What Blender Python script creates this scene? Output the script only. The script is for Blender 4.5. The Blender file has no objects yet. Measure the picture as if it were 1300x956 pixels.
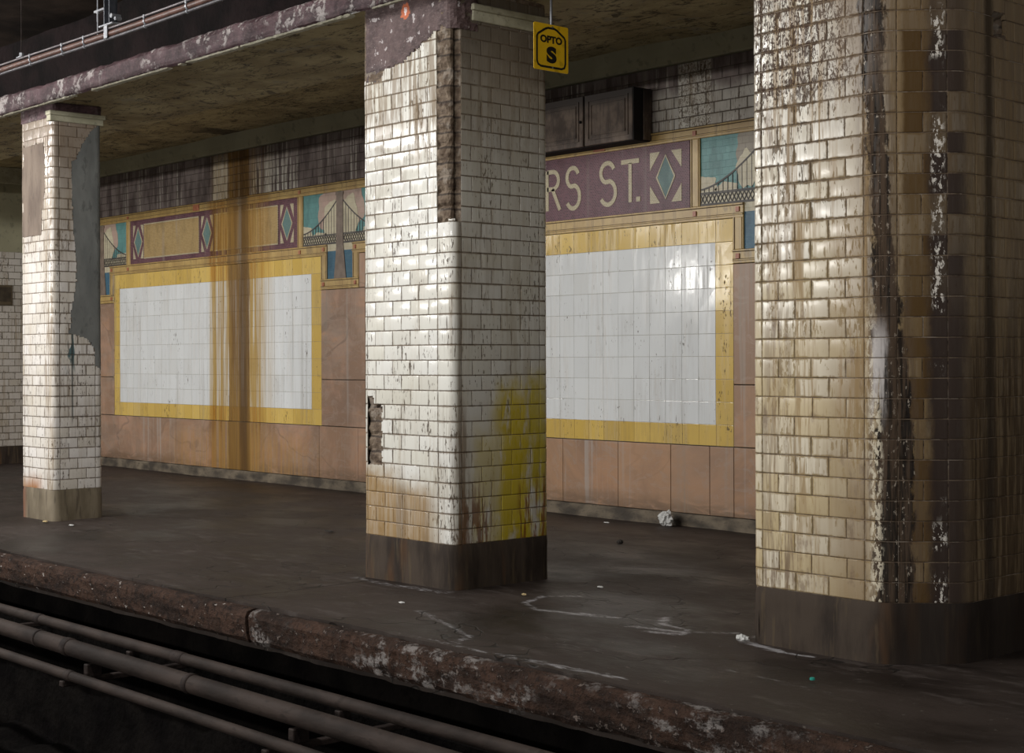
import bpy, math, random
from mathutils import Vector, Matrix, noise as mn
random.seed(7)
C = bpy.context.scene.collection
sc = bpy.context.scene

# ------------------------------------------------------------------ helpers
def put(o, label=None, cat=None, group=None, kind=None):
    if label: o['label'] = label
    if cat: o['category'] = cat
    if group: o['group'] = group
    if kind: o['kind'] = kind
    return o

def empty(name, loc, label, cat, group=None):
    o = bpy.data.objects.new(name, None); C.objects.link(o)
    o.location = loc; o.empty_display_size = .1
    return put(o, label, cat, group)

class MB:
    def __init__(s): s.v = []; s.f = []; s.uv = []; s.rn = []; s.mi = []
    def quad(s, a, b, c, d, uv=None, rn=None, mi=0):
        n = len(s.v); s.v += [a, b, c, d]; s.f.append((n, n+1, n+2, n+3)); s.uv.append(uv); s.rn.append(rn); s.mi.append(mi)
    def face(s, idx, uv=None, rn=None, mi=0):
        s.f.append(tuple(idx)); s.uv.append(uv); s.rn.append(rn); s.mi.append(mi)
    def box(s, x0, x1, y0, y1, z0, z1, b=0.0, mi=0):
        if b <= 0:
            n = len(s.v)
            s.v += [(x0,y0,z0),(x1,y0,z0),(x1,y1,z0),(x0,y1,z0),(x0,y0,z1),(x1,y0,z1),(x1,y1,z1),(x0,y1,z1)]
            for q in ((0,3,2,1),(4,5,6,7),(0,1,5,4),(1,2,6,5),(2,3,7,6),(3,0,4,7)): s.face([n+i for i in q], mi=mi)
        else:
            n = len(s.v); P = {}
            for ix, x, sx in ((0,x0,1),(1,x1,-1)):
                for iy, y, sy in ((0,y0,1),(1,y1,-1)):
                    for iz, z, sz in ((0,z0,1),(1,z1,-1)):
                        for k in range(3):
                            P[(ix,iy,iz,k)] = len(s.v)
                            s.v.append((x+(0 if k==0 else sx*b), y+(0 if k==1 else sy*b), z+(0 if k==2 else sz*b)))
            def F(l): s.face([P[t] for t in l], mi=mi)
            F([(0,0,0,0),(0,0,1,0),(0,1,1,0),(0,1,0,0)]); F([(1,0,0,0),(1,1,0,0),(1,1,1,0),(1,0,1,0)])
            F([(0,0,0,1),(1,0,0,1),(1,0,1,1),(0,0,1,1)]); F([(0,1,0,1),(0,1,1,1),(1,1,1,1),(1,1,0,1)])
            F([(0,0,0,2),(0,1,0,2),(1,1,0,2),(1,0,0,2)]); F([(0,0,1,2),(1,0,1,2),(1,1,1,2),(0,1,1,2)])
            for iy in (0,1):
                for iz in (0,1): F([(0,iy,iz,1),(1,iy,iz,1),(1,iy,iz,2),(0,iy,iz,2)])
            for ix in (0,1):
                for iz in (0,1): F([(ix,0,iz,0),(ix,1,iz,0),(ix,1,iz,2),(ix,0,iz,2)])
            for ix in (0,1):
                for iy in (0,1): F([(ix,iy,0,0),(ix,iy,1,0),(ix,iy,1,1),(ix,iy,0,1)])
            for ix in (0,1):
                for iy in (0,1):
                    for iz in (0,1): F([(ix,iy,iz,0),(ix,iy,iz,1),(ix,iy,iz,2)])
    def tube(s, pts, r, n=12, mi=0):
        pts = [Vector(p) for p in pts]; rings = []
        for i, p in enumerate(pts):
            d = (pts[min(i+1,len(pts)-1)] - pts[max(i-1,0)]).normalized()
            u = d.orthogonal().normalized() if i == 0 else (u - d*u.dot(d)).normalized()
            w = d.cross(u); ri = r[i] if isinstance(r, (list,tuple)) else r
            st = len(s.v)
            for k in range(n):
                a = 2*math.pi*k/n; q = p + (u*math.cos(a) + w*math.sin(a))*ri
                s.v.append(tuple(q))
            rings.append(st)
        for a, b in zip(rings, rings[1:]):
            for k in range(n): s.face([a+k, a+(k+1)%n, b+(k+1)%n, b+k], mi=mi)
        s.face([rings[0]+k for k in range(n)][::-1], mi=mi); s.face([rings[-1]+k for k in range(n)], mi=mi)
    def grid(s, us, vs, fn, keep=None, mi=0):
        n = len(s.v); W = len(vs)
        for u in us:
            for v in vs: s.v.append(tuple(fn(u, v)))
        for i in range(len(us)-1):
            for j in range(W-1):
                if keep and not keep((us[i]+us[i+1])/2, (vs[j]+vs[j+1])/2): continue
                s.face([n+i*W+j, n+(i+1)*W+j, n+(i+1)*W+j+1, n+i*W+j+1], mi=mi)
    def build(s, name, mats, parent=None, smooth=False, recalc=True):
        me = bpy.data.meshes.new(name)
        off = Vector((0,0,0))
        if parent is not None: off = parent['_o'] if '_o' in parent else parent.location
        off = Vector(off)
        me.from_pydata([tuple(Vector(p)-off) for p in s.v], [], s.f)
        if not isinstance(mats, (list,tuple)): mats = [mats]
        for m in mats: me.materials.append(m)
        if any(s.uv):
            l1 = me.uv_layers.new(name='tile'); l2 = me.uv_layers.new(name='rnd')
            A = []; B = []
            for f, u, r in zip(s.f, s.uv, s.rn):
                for k in range(len(f)):
                    A += list(u[k]) if u else [.5,.5]; B += list(r) if r else [.5,.5]
            l1.data.foreach_set('uv', A); l2.data.foreach_set('uv', B)
        me.polygons.foreach_set('material_index', s.mi)
        if recalc:
            import bmesh
            b = bmesh.new(); b.from_mesh(me); bmesh.ops.recalc_face_normals(b, faces=b.faces); b.to_mesh(me); b.free()
        if smooth: me.polygons.foreach_set('use_smooth', [True]*len(me.polygons))
        me.update()
        o = bpy.data.objects.new(name, me); C.objects.link(o)
        if parent is not None: o.parent = parent
        return o

def frange(a, b, st):
    n = max(1, int(round((b-a)/st))); return [a+(b-a)*i/n for i in range(n+1)]
def N3(x, y, z, o=3): return mn.fractal(Vector((x,y,z)), .6, 2.0, o)

# ------------------------------------------------------------------ node helper
class NT:
    def __init__(s, name):
        s.m = bpy.data.materials.new(name); s.m.use_nodes = True; s.t = s.m.node_tree; s.n = s.t.nodes
        s.n.clear(); s.out = s.n.new('ShaderNodeOutputMaterial'); s.b = s.n.new('ShaderNodeBsdfPrincipled')
        s.t.links.new(s.b.outputs[0], s.out.inputs[0])
        g = s.n.new('ShaderNodeNewGeometry'); s.P = g.outputs['Position']; s.Nn = g.outputs['True Normal']
        x = s.n.new('ShaderNodeSeparateXYZ'); s.t.links.new(s.P, x.inputs[0]); s.X, s.Y, s.Z = x.outputs
        s.bumps = None
    def L(s, a, i):
        if isinstance(a, bpy.types.NodeSocket): s.t.links.new(a, i)
        elif a is not None:
            if hasattr(i, 'default_value') and isinstance(a, (tuple,list)) and len(a) == 3 and i.type == 'RGBA': a = (*a, 1)
            i.default_value = a
    def m_(s, op, a, b=None, c=None):
        n = s.n.new('ShaderNodeMath'); n.operation = op
        s.L(a, n.inputs[0]); s.L(b, n.inputs[1]) if b is not None else None; s.L(c, n.inputs[2]) if c is not None else None
        return n.outputs[0]
    def add(s, a, b): return s.m_('ADD', a, b)
    def sub(s, a, b): return s.m_('SUBTRACT', a, b)
    def mul(s, *a):
        r = a[0]
        for b in a[1:]: r = s.m_('MULTIPLY', r, b)
        return r
    def mx(s, a, b): return s.m_('MAXIMUM', a, b)
    def mn(s, a, b): return s.m_('MINIMUM', a, b)
    def ss(s, x, a, b):
        n = s.n.new('ShaderNodeMapRange'); n.interpolation_type = 'SMOOTHSTEP'
        s.L(x, n.inputs[0])
        if a <= b: n.inputs[1].default_value = a; n.inputs[2].default_value = b; n.inputs[3].default_value = 0; n.inputs[4].default_value = 1
        else: n.inputs[1].default_value = b; n.inputs[2].default_value = a; n.inputs[3].default_value = 1; n.inputs[4].default_value = 0
        return n.outputs[0]
    def box(s, x, a, b, soft=.02): return s.mul(s.ss(x, a-soft, a+soft), s.ss(x, b+soft, b-soft))
    def noise(s, sc=(1,1,1), d=3, r=.55, dist=0, off=(0,0,0)):
        if not isinstance(sc, tuple): sc = (sc,)*3
        v = s.n.new('ShaderNodeMapping'); s.t.links.new(s.P, v.inputs[0]); v.inputs[3].default_value = sc; v.inputs[1].default_value = off
        n = s.n.new('ShaderNodeTexNoise'); n.inputs['Scale'].default_value = 1; n.inputs['Detail'].default_value = d
        n.inputs['Roughness'].default_value = r; n.inputs['Distortion'].default_value = dist
        s.t.links.new(v.outputs[0], n.inputs[0]); return n.outputs['Fac']
    def mix(s, f, a, b, mode='MIX'):
        n = s.n.new('ShaderNodeMix'); n.data_type = 'RGBA'; n.blend_type = mode
        s.L(f, n.inputs['Factor']); s.L(a, n.inputs[6]); s.L(b, n.inputs[7]); return n.outputs[2]
    def uv(s, name):
        n = s.n.new('ShaderNodeUVMap'); n.uv_map = name
        x = s.n.new('ShaderNodeSeparateXYZ'); s.t.links.new(n.outputs[0], x.inputs[0]); return x.outputs[0], x.outputs[1]
    def bump(s, h, st=.3, d=.01):
        n = s.n.new('ShaderNodeBump'); n.inputs['Strength'].default_value = st; n.inputs['Distance'].default_value = d
        s.L(h, n.inputs['Height'])
        if s.bumps is not None: s.t.links.new(s.bumps, n.inputs['Normal'])
        s.bumps = n.outputs[0]
    def done(s, col, rough=.6, metal=0, spec=.5):
        s.L(col, s.b.inputs['Base Color']); s.L(rough, s.b.inputs['Roughness']); s.L(metal, s.b.inputs['Metallic'])
        s.b.inputs['Specular IOR Level'].default_value = spec
        if s.bumps is not None: s.t.links.new(s.bumps, s.b.inputs['Normal'])
        return s.m

def simple(name, c1, c2, sc=8, rough=.7, metal=0, bump=.3, d=5, spec=.4, bd=.006):
    t = NT(name); n = t.noise(sc, d); n2 = t.noise(tuple(q*4 for q in sc) if isinstance(sc, tuple) else sc*4, 4)
    col = t.mix(t.ss(n, .35, .65), c1, c2)
    col = t.mix(t.mul(t.ss(n2, .55, .7), .5), col, tuple(q*.4 for q in c1))
    if bump: t.bump(t.add(n, n2), bump, bd)
    return t.done(col, rough, metal, spec)

# wall stains shared by everything on the back wall -------------------------
def wallstain(t, col, strength=1.0):
    wob = t.mul(t.sub(t.noise((2,2,1.3), 3), .5), .10)
    x = t.add(t.X, wob)
    st = t.noise((22,22,.55), 4, .6); st2 = t.noise((60,60,1.1), 3, .6)
    hf = t.mx(t.mul(t.ss(t.X, -13.86, -13.50), t.ss(t.X, -13.40, -13.45)), t.ss(t.X, -12.55, -13.05))
    halo = t.mul(hf, t.ss(t.X, -13.9, -13.8), t.add(t.ss(st, .36, .62), .25), .9)
    col = t.mix(t.mn(t.mul(halo, strength), .95), col, (.62,.40,.11), 'MULTIPLY')
    halo2 = t.mul(hf, t.ss(t.X, -13.9, -13.6), t.ss(st2, .36, .62), .75*strength)
    col = t.mix(halo2, col, (.32,.20,.06))
    lowx = t.mul(t.box(t.X, -14.6, -12.0, .5), t.ss(t.Z, .60, .35), t.ss(st, .38, .6), .6*strength); col = t.mix(lowx, col, (.34,.19,.06))
    core = t.box(x, -13.49, -13.08, .015)
    col = t.mix(t.mul(core, t.add(.78, t.mul(t.ss(st2,.4,.6), .18))), col, t.mix(t.ss(st, .4, .62), (.13,.066,.016), (.21,.115,.028)))
    dk = t.mul(t.box(x, -13.27, -13.12, .03), .6)
    col = t.mix(dk, col, (.06,.03,.010))
    # faint grey water runs
    g = t.mul(t.ss(t.noise((5,5,.25), 3, .6, off=(3,0,0)), .56, .72), t.ss(st, .45, .6), .5)
    col = t.mix(g, col, (.22,.19,.15))
    return col

def glaze(name, ca, cb, grout=(.10,.065,.035), extra=None, chips=.5, streak=.5, stain=False, rough=.16, tw=.15, th=.08, edge=.55, chipcol=(.06,.04,.025), ew=.0065):
    t = NT(name); rx, ry = t.uv('rnd'); u, v = t.uv('tile')
    col = t.mix(rx, ca, cb)
    eu = t.mul(t.mn(u, t.sub(1, u)), tw); ev = t.mul(t.mn(v, t.sub(1, v)), th); e = t.mn(eu, ev)
    wn = t.noise(45, 3)
    s1 = t.noise((10,10,.8), 4, .6); s2 = t.noise((48,48,2.2), 4, .65, off=(5,1,0)); big = t.noise((3.5,3.5,1.6), 4, .6, off=(0,6,3))
    e2 = t.sub(t.add(e, t.mul(t.sub(wn, .5), ew*2)), t.mul(t.ss(big, .45, .62), ew*.5))
    ed = t.mul(t.ss(e2, ew, -.001), edge)
    col = t.mix(ed, col, grout)
    dirt = t.mul(t.ss(s1, .44, .66), t.ss(s2, .38, .60))
    col = t.mix(t.mul(dirt, streak), col, (.24,.175,.10))
    col = t.mix(t.mul(t.ss(big, .48, .68), t.ss(s2, .42, .58), streak*.8), col, (.17,.12,.075))
    col = t.mix(t.mul(t.ss(ry, .80, .98), streak*.5), col, (.34,.29,.20))
    c1 = t.noise((70,70,20), 3, .65, off=(0,7,2)); c2 = t.noise((5,5,2.5), 2, .5, off=(9,0,0)); c3 = t.noise((110,110,10), 2, .5, off=(3,3,8))
    ch = t.mx(t.ss(t.add(c1, t.mul(t.sub(c2, .5), .5)), .70-.07*chips, .715-.07*chips), t.ss(t.add(c3, t.mul(t.sub(big, .5), .35)), .715-.05*chips, .73-.05*chips))
    rgh = t.add(rough, t.mul(t.mx(t.mx(dirt, ed), ch), .4))
    col = t.mix(t.mul(ch, .85), col, chipcol)
    if stain: col = wallstain(t, col)
    t.bump(t.sub(t.mul(t.noise(7, 2), .5), t.mul(ch, .15)), .12, .01)
    if extra:
        col, rgh = extra(t, col, rgh, s1, s2, wn)
    m = t.done(col, rgh, 0, .5)
    t.L(t.ss(rgh, .75, .15), t.b.inputs['Specular IOR Level']); t.b.inputs['Specular IOR Level'].default_value = .5
    sp = t.mul(t.ss(rgh, .70, .18), .5); t.L(t.add(sp, .05), t.b.inputs['Specular IOR Level'])
    return m

# ------------------------------------------------------------------ tile cladding
class Path:
    """closed convex polygon (counter-clockwise from above, first edge = front) with filleted corners"""
    def __init__(s, V, R):
        n = len(V); V = [Vector(v) for v in V]; s.S = []; s.edges = []; L = 0; s.corner = []
        tl = []; 
        for i in range(n):
            a = (V[i]-V[i-1]).normalized(); b = (V[(i+1)%n]-V[i]).normalized()
            ang = a.angle(b); tl.append((R[i]*math.tan(ang/2), ang, a, b))
        for i in range(n):
            j = (i+1)%n; d = (V[j]-V[i]).normalized(); nr = Vector((d.y, -d.x))
            p0 = V[i] + d*tl[i][0]; p1 = V[j] - d*tl[j][0]; ln = (p1-p0).length
            s.S.append((L, p0, nr)); s.edges.append((L, L+ln, p0, d)); L += ln; s.S.append((L, p1, nr))
            c = p1 - nr*R[j]; ang = tl[j][1]; k = 7
            for q in range(1, k):
                a = ang*q/k; r = Vector((nr.x*math.cos(a)-nr.y*math.sin(a), nr.x*math.sin(a)+nr.y*math.cos(a)))
                s.S.append((L+R[j]*a, c+r*R[j], r))
            s.corner.append((L, L+R[j]*ang)); L += R[j]*ang
        s.L = L; s.S.append((L, s.S[0][1], s.S[0][2]))
    def P(s, q, off=0):
        q = q % s.L; S = s.S; lo, hi = 0, len(S)-1
        while hi-lo > 1:
            m = (lo+hi)//2
            if S[m][0] <= q: lo = m
            else: hi = m
        a, b = S[lo], S[hi]; f = (q-a[0])/max(1e-9, b[0]-a[0])
        p = a[1].lerp(b[1], f); n = a[2].lerp(b[2], f).normalized()
        return p.x+n.x*off, p.y+n.y*off
    def brk(s, a, b): return [q[0] for q in s.S if a+.001 < q[0] < b-.001]
    def at(s, e, x=None, y=None):
        L, _, p, d = s.edges[e]
        return L + ((x-p.x)/d.x if x is not None else (y-p.y)/d.y)

def emit_tile(mb, P, s0, s1, z0, z1, brk, b=.0016, keep=None, tilt=.0007, th=0.0, closed_u=None):
    rn = (random.random(), random.random()); c = [random.uniform(-tilt, tilt) for _ in range(4)]
    def H(s, z):
        u = (s-s0)/(s1-s0); v = (z-z0)/(z1-z0)
        return c[0]*(1-u)*(1-v)+c[1]*u*(1-v)+c[2]*(1-u)*v+c[3]*u*v
    if keep is not None:
        tests = [keep(s0+(s1-s0)*i/4, z0+(z1-z0)*j/3) for i in range(5) for j in range(4)]
        if not any(tests): return
        if not all(tests):
            nu, nv = max(4, int((s1-s0)/.012)), 7
            us = [s0+.001+(s1-s0-.002)*i/nu for i in range(nu+1)]; vs = [z0+.001+(z1-z0-.002)*j/nv for j in range(nv+1)]
            K = [[keep((us[i]+us[i+1])/2, (vs[j]+vs[j+1])/2) for j in range(nv)] for i in range(nu)]
            jit = {}
            def pt(i, j, h):
                if (i, j) not in jit:
                    jit[(i,j)] = (random.uniform(-.003,.003) if 0 < i < nu else 0, random.uniform(-.003,.003) if 0 < j < nv else 0)
                s_, z_ = us[i]+jit[(i,j)][0], vs[j]+jit[(i,j)][1]
                x, y = P(s_, H(s_, z_)+h); return (x, y, z_)
            for i in range(nu):
                for j in range(nv):
                    if not K[i][j]: continue
                    uvq = [(a/nu, q/nv) for a, q in ((i,j),(i+1,j),(i+1,j+1),(i,j+1))]
                    mb.quad(pt(i,j,0), pt(i+1,j,0), pt(i+1,j+1,0), pt(i,j+1,0), uvq, rn)
                    for (di, dj, a, q) in ((-1,0,(i,j),(i,j+1)),(1,0,(i+1,j+1),(i+1,j)),(0,-1,(i+1,j),(i,j)),(0,1,(i,j+1),(i+1,j+1))):
                        ii, jj = i+di, j+dj
                        if 0 <= ii < nu and 0 <= jj < nv and K[ii][jj]: continue
                        mb.quad(pt(*a,0), pt(*q,0), pt(*q,-.018), pt(*a,-.018), [(0,0)]*4, rn)
            return
    b2 = b*2.6
    us = sorted(set([s0, s0+b, s0+b2] + [q for q in brk if s0+b2+.002 < q < s1-b2-.002] + [s1-b2, s1-b, s1]))
    vs = [z0, z0+b, z0+b2, z1-b2, z1-b, z1]
    n = len(mb.v); W = len(vs)
    for i, u in enumerate(us):
        for j, v in enumerate(vs):
            ring = i in (0, len(us)-1) or j in (0, W-1); r2 = i in (1, len(us)-2) or j in (1, W-2)
            h = H(u, v) + (-.0034 if ring else (-.0003 if r2 else 0)) + th
            x, y = P(u, h); mb.v.append((x, y, v))
    for i in range(len(us)-1):
        for j in range(W-1):
            uvq = [((us[a]-s0)/(s1-s0), (vs[q]-z0)/(z1-z0)) for a, q in ((i,j),(i+1,j),(i+1,j+1),(i,j+1))]
            mb.face([n+i*W+j, n+(i+1)*W+j, n+(i+1)*W+j+1, n+i*W+j+1], uvq, rn)

def clad(path, z0, z1, pitch, tw, gap=.0024, ext=.022, keep=None, tilt=.0007):
    if not isinstance(ext, list): ext = [(ext, ext)]*len(path.edges)
    mb = MB(); row = 0; nrow = int(round((z1-z0)/pitch)); pitch = (z1-z0)/nrow
    for r in range(nrow):
        za = z0+r*pitch+gap/2; zb = z0+(r+1)*pitch-gap/2
        for ei, (a, b, _, _) in enumerate(path.edges):
            a2, b2 = a+ext[ei][0], b-ext[ei][1]; F = b2-a2; k = max(1, int(round(F/tw)))
            w = F/k; js = [a2+w*i for i in range(k+1)]
            if r % 2 and F > tw*.8: js = [a2] + [a2+w*(i+.5) for i in range(k)] + [b2]
            js = [js[0]] + [q+random.uniform(-.004,.004) for q in js[1:-1]] + [js[-1]]
            for p, q in zip(js, js[1:]):
                emit_tile(mb, path.P, p+gap/2, q-gap/2, za, zb, path.brk(p, q), keep=keep, tilt=tilt)
        for ei, (a, b) in enumerate(path.corner):
            ea, eb = ext[ei][1], ext[(ei+1)%len(ext)][0]
            emit_tile(mb, path.P, a-ea+gap/2, b+eb-gap/2, za, zb, path.brk(a-ea, b+eb), keep=keep, tilt=tilt)
    return mb

def shell(path, z0, z1, off, st=.02, keep=None, s0=0, s1=None, cap=False):
    """sheet round the pillar; off(s,z) = distance in front of the tile surface"""
    mb = MB(); s1 = path.L if s1 is None else s1
    us = frange(s0, s1, st); vs = frange(z0, z1, st)
    mb.grid(us, vs, lambda u, v: (*path.P(u, off(u, v)), v), keep)
    return mb

def skirted(path, s0, s1, z0, z1, keep, off, st=.012, depth=.02, rag=.35):
    mb = MB(); us = frange(s0, s1, st); vs = frange(z0, z1, st)
    K = [[keep((us[i]+us[i+1])/2, (vs[j]+vs[j+1])/2) for j in range(len(vs)-1)] for i in range(len(us)-1)]
    J = {}
    def vid(i, j, b):
        if (i,j,b) in J: return J[(i,j,b)]
        if (i,j) not in J: J[(i,j)] = (random.uniform(-1,1)*st*rag if 0<i<len(us)-1 else 0, random.uniform(-1,1)*st*rag if 0<j<len(vs)-1 else 0)
        s_, z_ = us[i]+J[(i,j)][0], vs[j]+J[(i,j)][1]
        J[(i,j,b)] = len(mb.v); x, y = path.P(s_, off(s_, z_) - (depth if b else 0)); mb.v.append((x, y, z_)); return J[(i,j,b)]
    for i in range(len(us)-1):
        for j in range(len(vs)-1):
            if not K[i][j]: continue
            mb.face([vid(i,j,0), vid(i+1,j,0), vid(i+1,j+1,0), vid(i,j+1,0)])
            for (di, dj, a, q) in ((-1,0,(i,j),(i,j+1)),(1,0,(i+1,j+1),(i+1,j)),(0,-1,(i+1,j),(i,j)),(0,1,(i,j+1),(i+1,j+1))):
                ii, jj = i+di, j+dj
                if 0 <= ii < len(us)-1 and 0 <= jj < len(vs)-1 and K[ii][jj]: continue
                mb.face([vid(*a,0), vid(*q,0), vid(*q,1), vid(*a,1)])
    return mb

def poly(pts):
    """x -> y piecewise linear"""
    def f(x):
        if x <= pts[0][0]: return pts[0][1]
        for (a, b), (c, d) in zip(pts, pts[1:]):
            if x <= c: return b+(d-b)*(x-a)/(c-a)
        return pts[-1][1]
    return f

# ------------------------------------------------------------------ materials
WHITE = (.58,.56,.50); CREAM = (.50,.47,.39)

def sfield(t, xc, yc): return t.sub(t.add(t.X, t.Y), xc+yc)

def ex2(t, col, rgh, s1, s2, wn):          # middle pillar
    s = sfield(t, -6.055, 5.04); w = t.mul(t.sub(t.noise(5, 4, .6), .5), .35)
    fine = t.noise((40,40,3), 4, .65, off=(2,2,2))
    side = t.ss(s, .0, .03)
    # brown film near the top
    f = t.mul(t.ss(t.add(t.Z, w), 2.0, 2.75), side, .75)
    col = t.mix(f, col, (.13,.095,.065))
    f = t.mul(t.ss(t.add(t.Z, w), 2.62, 2.95), side, .8); col = t.mix(f, col, (.045,.03,.025))
    col = t.mix(t.mul(side, .30), col, (.25,.22,.16))  # whole side face darkened, its shade mixed into the tile colour
    f = t.mul(t.ss(t.add(t.Z, w), 2.15, 2.5), t.ss(s, 0, -.03), t.ss(fine, .40, .58)); col = t.mix(t.mul(f, .75), col, (.20,.145,.09))
    # orange-brown wash low on the front
    lim = t.sub(.64, t.mul(t.add(s, .75), .22))
    f = t.mul(t.ss(t.sub(t.Z, t.add(lim, t.mul(w, .6))), .06, -.10), t.ss(t.add(s, t.mul(w,.3)), -.08, -.24), t.add(.80, t.mul(t.ss(s2, .35, .6), .2)))
    col = t.mix(t.mul(f, .85), col, t.mix(t.ss(s1, .4, .6), (.25,.135,.022), (.17,.090,.016)))
    # yellow paint thrown on the side
    a = t.box(t.add(s, t.mul(w, .4)), .30, .66, .07); b = t.ss(t.add(t.Z, w), 1.16, .95)
    a2 = t.mul(t.box(t.add(s, t.mul(w, .5)), .14, .34, .05), t.ss(t.add(t.Z, w), .95, .75), .45)
    blot = t.ss(t.noise((9,9,3), 4, .6, off=(1,5,0)), .34, .5)
    f = t.mul(t.mx(t.mul(a, b, blot), t.mul(a2, blot)), t.ss(s, .1, .14)); col = t.mix(t.mul(f, .93), col, (.44,.335,.006))
    f = t.mul(t.box(s, .52, .67, .03), t.ss(t.add(t.Z, w), 1.2, 1.0), .7, blot); col = t.mix(f, col, (.36,.29,.02))
    # red-brown runs
    f = t.mul(t.box(s, .03, .26, .04), t.ss(t.add(t.Z, w), .62, .42), t.ss(fine, .46, .54)); col = t.mix(t.mul(f, .8), col, (.14,.055,.025))
    f = t.mul(t.box(s, .46, .68, .03), t.ss(t.add(t.Z, w), .62, .50), t.ss(t.noise((30,30,4), 4, .6, off=(0,3,9)), .49, .56)); col = t.mix(t.mul(f, .85), col, (.17,.06,.012))
    # dark line running down beside the corner
    f = t.mul(t.box(t.add(s, t.mul(w, .03)), .035, .055, .012), .65); col = t.mix(f, col, (.10,.065,.035))
    f = t.mul(t.box(s, .02, .10, .02), t.ss(t.Z, 1.1, .8), t.ss(fine, .42, .6), .6); col = t.mix(f, col, (.12,.07,.03))
    rgh = t.add(rgh, t.mul(t.ss(t.Z, 2.35, 2.55), .4))
    return col, rgh

def ex3(t, col, rgh, s1, s2, wn):          # right pillar
    s = sfield(t, -3.475, 5.08); w = t.mul(t.sub(t.noise((4,4,1.2), 4, .6), .5), .30)
    fine = t.noise((45,45,2.6), 4, .7, off=(2,2,2)); spot = t.noise((60,60,28), 4, .7, off=(4,4,4)); rag = t.mul(t.sub(t.noise((22,22,9), 5, .7, off=(1,8,4)), .5), .16)
    rx, ry = t.uv('rnd')
    # old yellowing, slightly different tile by tile
    f = t.mul(t.ss(t.add(t.Z, w), 2.2, 1.1), t.add(.45, t.mul(rx, .5)), .9); col = t.mix(f, col, (.47,.365,.19))
    f = t.mul(t.ss(t.add(s, w), -.45, -.08), t.add(.55, t.mul(ry, .35))); col = t.mix(f, col, (.23,.165,.095))
    col = t.mix(t.mul(t.ss(s2, .44, .6), t.ss(s1, .40, .60), .65), col, (.27,.185,.095))
    lm = t.mul(t.box(t.add(t.X, t.mul(w, .2)), -4.06, -3.90, .03), t.ss(fine, .44, .58), t.ss(t.Z, 2.6, 1.9), .55); col = t.mix(lm, col, (.20,.145,.09))
    bl_ = t.mul(t.ss(t.noise((5,5,3.2), 5, .7, off=(2,9,4)), .54, .64), t.ss(fine, .40, .56), .6); col = t.mix(bl_, col, (.15,.10,.065))
    # flaked glaze high up on the left
    pe = t.mul(t.ss(t.noise((70,70,34), 3, .65, dist=1.4, off=(8,8,8)), .505, .525), t.ss(t.add(t.Z, w), 2.16, 2.30), t.ss(t.add(s, w), -.06, -.24))
    col = t.mix(t.mul(pe, .9), col, (.06,.038,.03))
    f = t.mul(t.ss(t.add(t.Z, w), 1.95, 2.5), t.ss(t.add(s, w), -.42, -.12), .65); col = t.mix(f, col, (.15,.105,.07))
    # splay: brown tiles, then a purple-brown run
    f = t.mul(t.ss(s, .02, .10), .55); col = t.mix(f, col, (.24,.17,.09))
    f = t.mul(t.box(t.add(s, t.mul(rag, .3)), .13, .32, .02), t.add(.50, t.mul(t.ss(ry, .15, .85), .48)), t.ss(t.Z, 2.9, 2.5)); col = t.mix(f, col, (.085,.050,.020))
    f = t.mul(t.box(t.add(s, t.mul(rag, .6)), .27, .50, .04), t.add(.6, t.mul(t.mx(t.ss(ry, .2, .7), t.ss(t.Z, 1.9, 1.3)), .37))); col = t.mix(f, col, (.036,.026,.023))
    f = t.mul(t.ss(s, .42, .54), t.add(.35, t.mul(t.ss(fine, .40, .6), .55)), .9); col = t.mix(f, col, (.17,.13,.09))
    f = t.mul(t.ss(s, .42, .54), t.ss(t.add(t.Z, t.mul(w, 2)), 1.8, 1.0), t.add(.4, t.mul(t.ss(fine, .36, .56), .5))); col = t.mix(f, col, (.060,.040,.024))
    f = t.mul(t.box(t.add(s, t.mul(rag,.25)), .62, .68, .02), .85); col = t.mix(f, col, (.04,.03,.022))
    # black seep running down the near edge
    ctr = t.add(-.035, t.mul(t.ss(t.Z, 2.6, .8), .12))
    d = t.m_('ABSOLUTE', t.sub(t.add(s, t.mul(w, .30)), ctr))
    wid = t.add(.052, t.mul(t.ss(t.Z, 1.9, .6), .055))
    f = t.ss(t.add(t.sub(d, wid), rag), .012, -.012)
    sp2 = t.ss(spot, .62, .635)
    col = t.mix(t.mul(f, .97), col, t.mix(t.ss(fine, .44, .66), (.014,.011,.010), (.045,.032,.026)))
    col = t.mix(t.mul(f, sp2, .8), col, (.38,.33,.27))
    f = t.mul(t.ss(t.sub(d, t.add(wid, .05)), .03, -.03), t.ss(fine, .40, .56), .55); col = t.mix(f, col, (.10,.068,.045))
    # pale flecks and lime on both sides of it
    g = t.mul(t.ss(t.m_('ABSOLUTE', t.add(t.sub(s, t.sub(ctr, .10)), t.mul(rag, .3))), .045, .01), t.ss(spot, .50, .53), t.ss(t.Z, 1.55, 1.1)); col = t.mix(t.mul(g, .9), col, (.60,.54,.42))
    g = t.mul(t.box(t.add(s, t.mul(rag, .4)), .29, .36, .015), t.ss(spot, .545, .57), t.ss(t.noise((2,2,3.2), 3), .47, .54)); col = t.mix(t.mul(g, .95), col, (.70,.66,.60))
    g = t.mul(t.ss(t.m_('ABSOLUTE', t.add(s, t.mul(rag,.4))), .055, .02), t.box(t.Z, .98, 1.32, .08), t.ss(fine, .36, .55)); col = t.mix(t.mul(g, .9), col, (.50,.47,.46))
    rgh = t.add(rgh, t.mul(t.ss(s, -.2, .05), .42)); rgh = t.add(rgh, t.mul(pe, .4))
    return col, rgh

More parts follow.
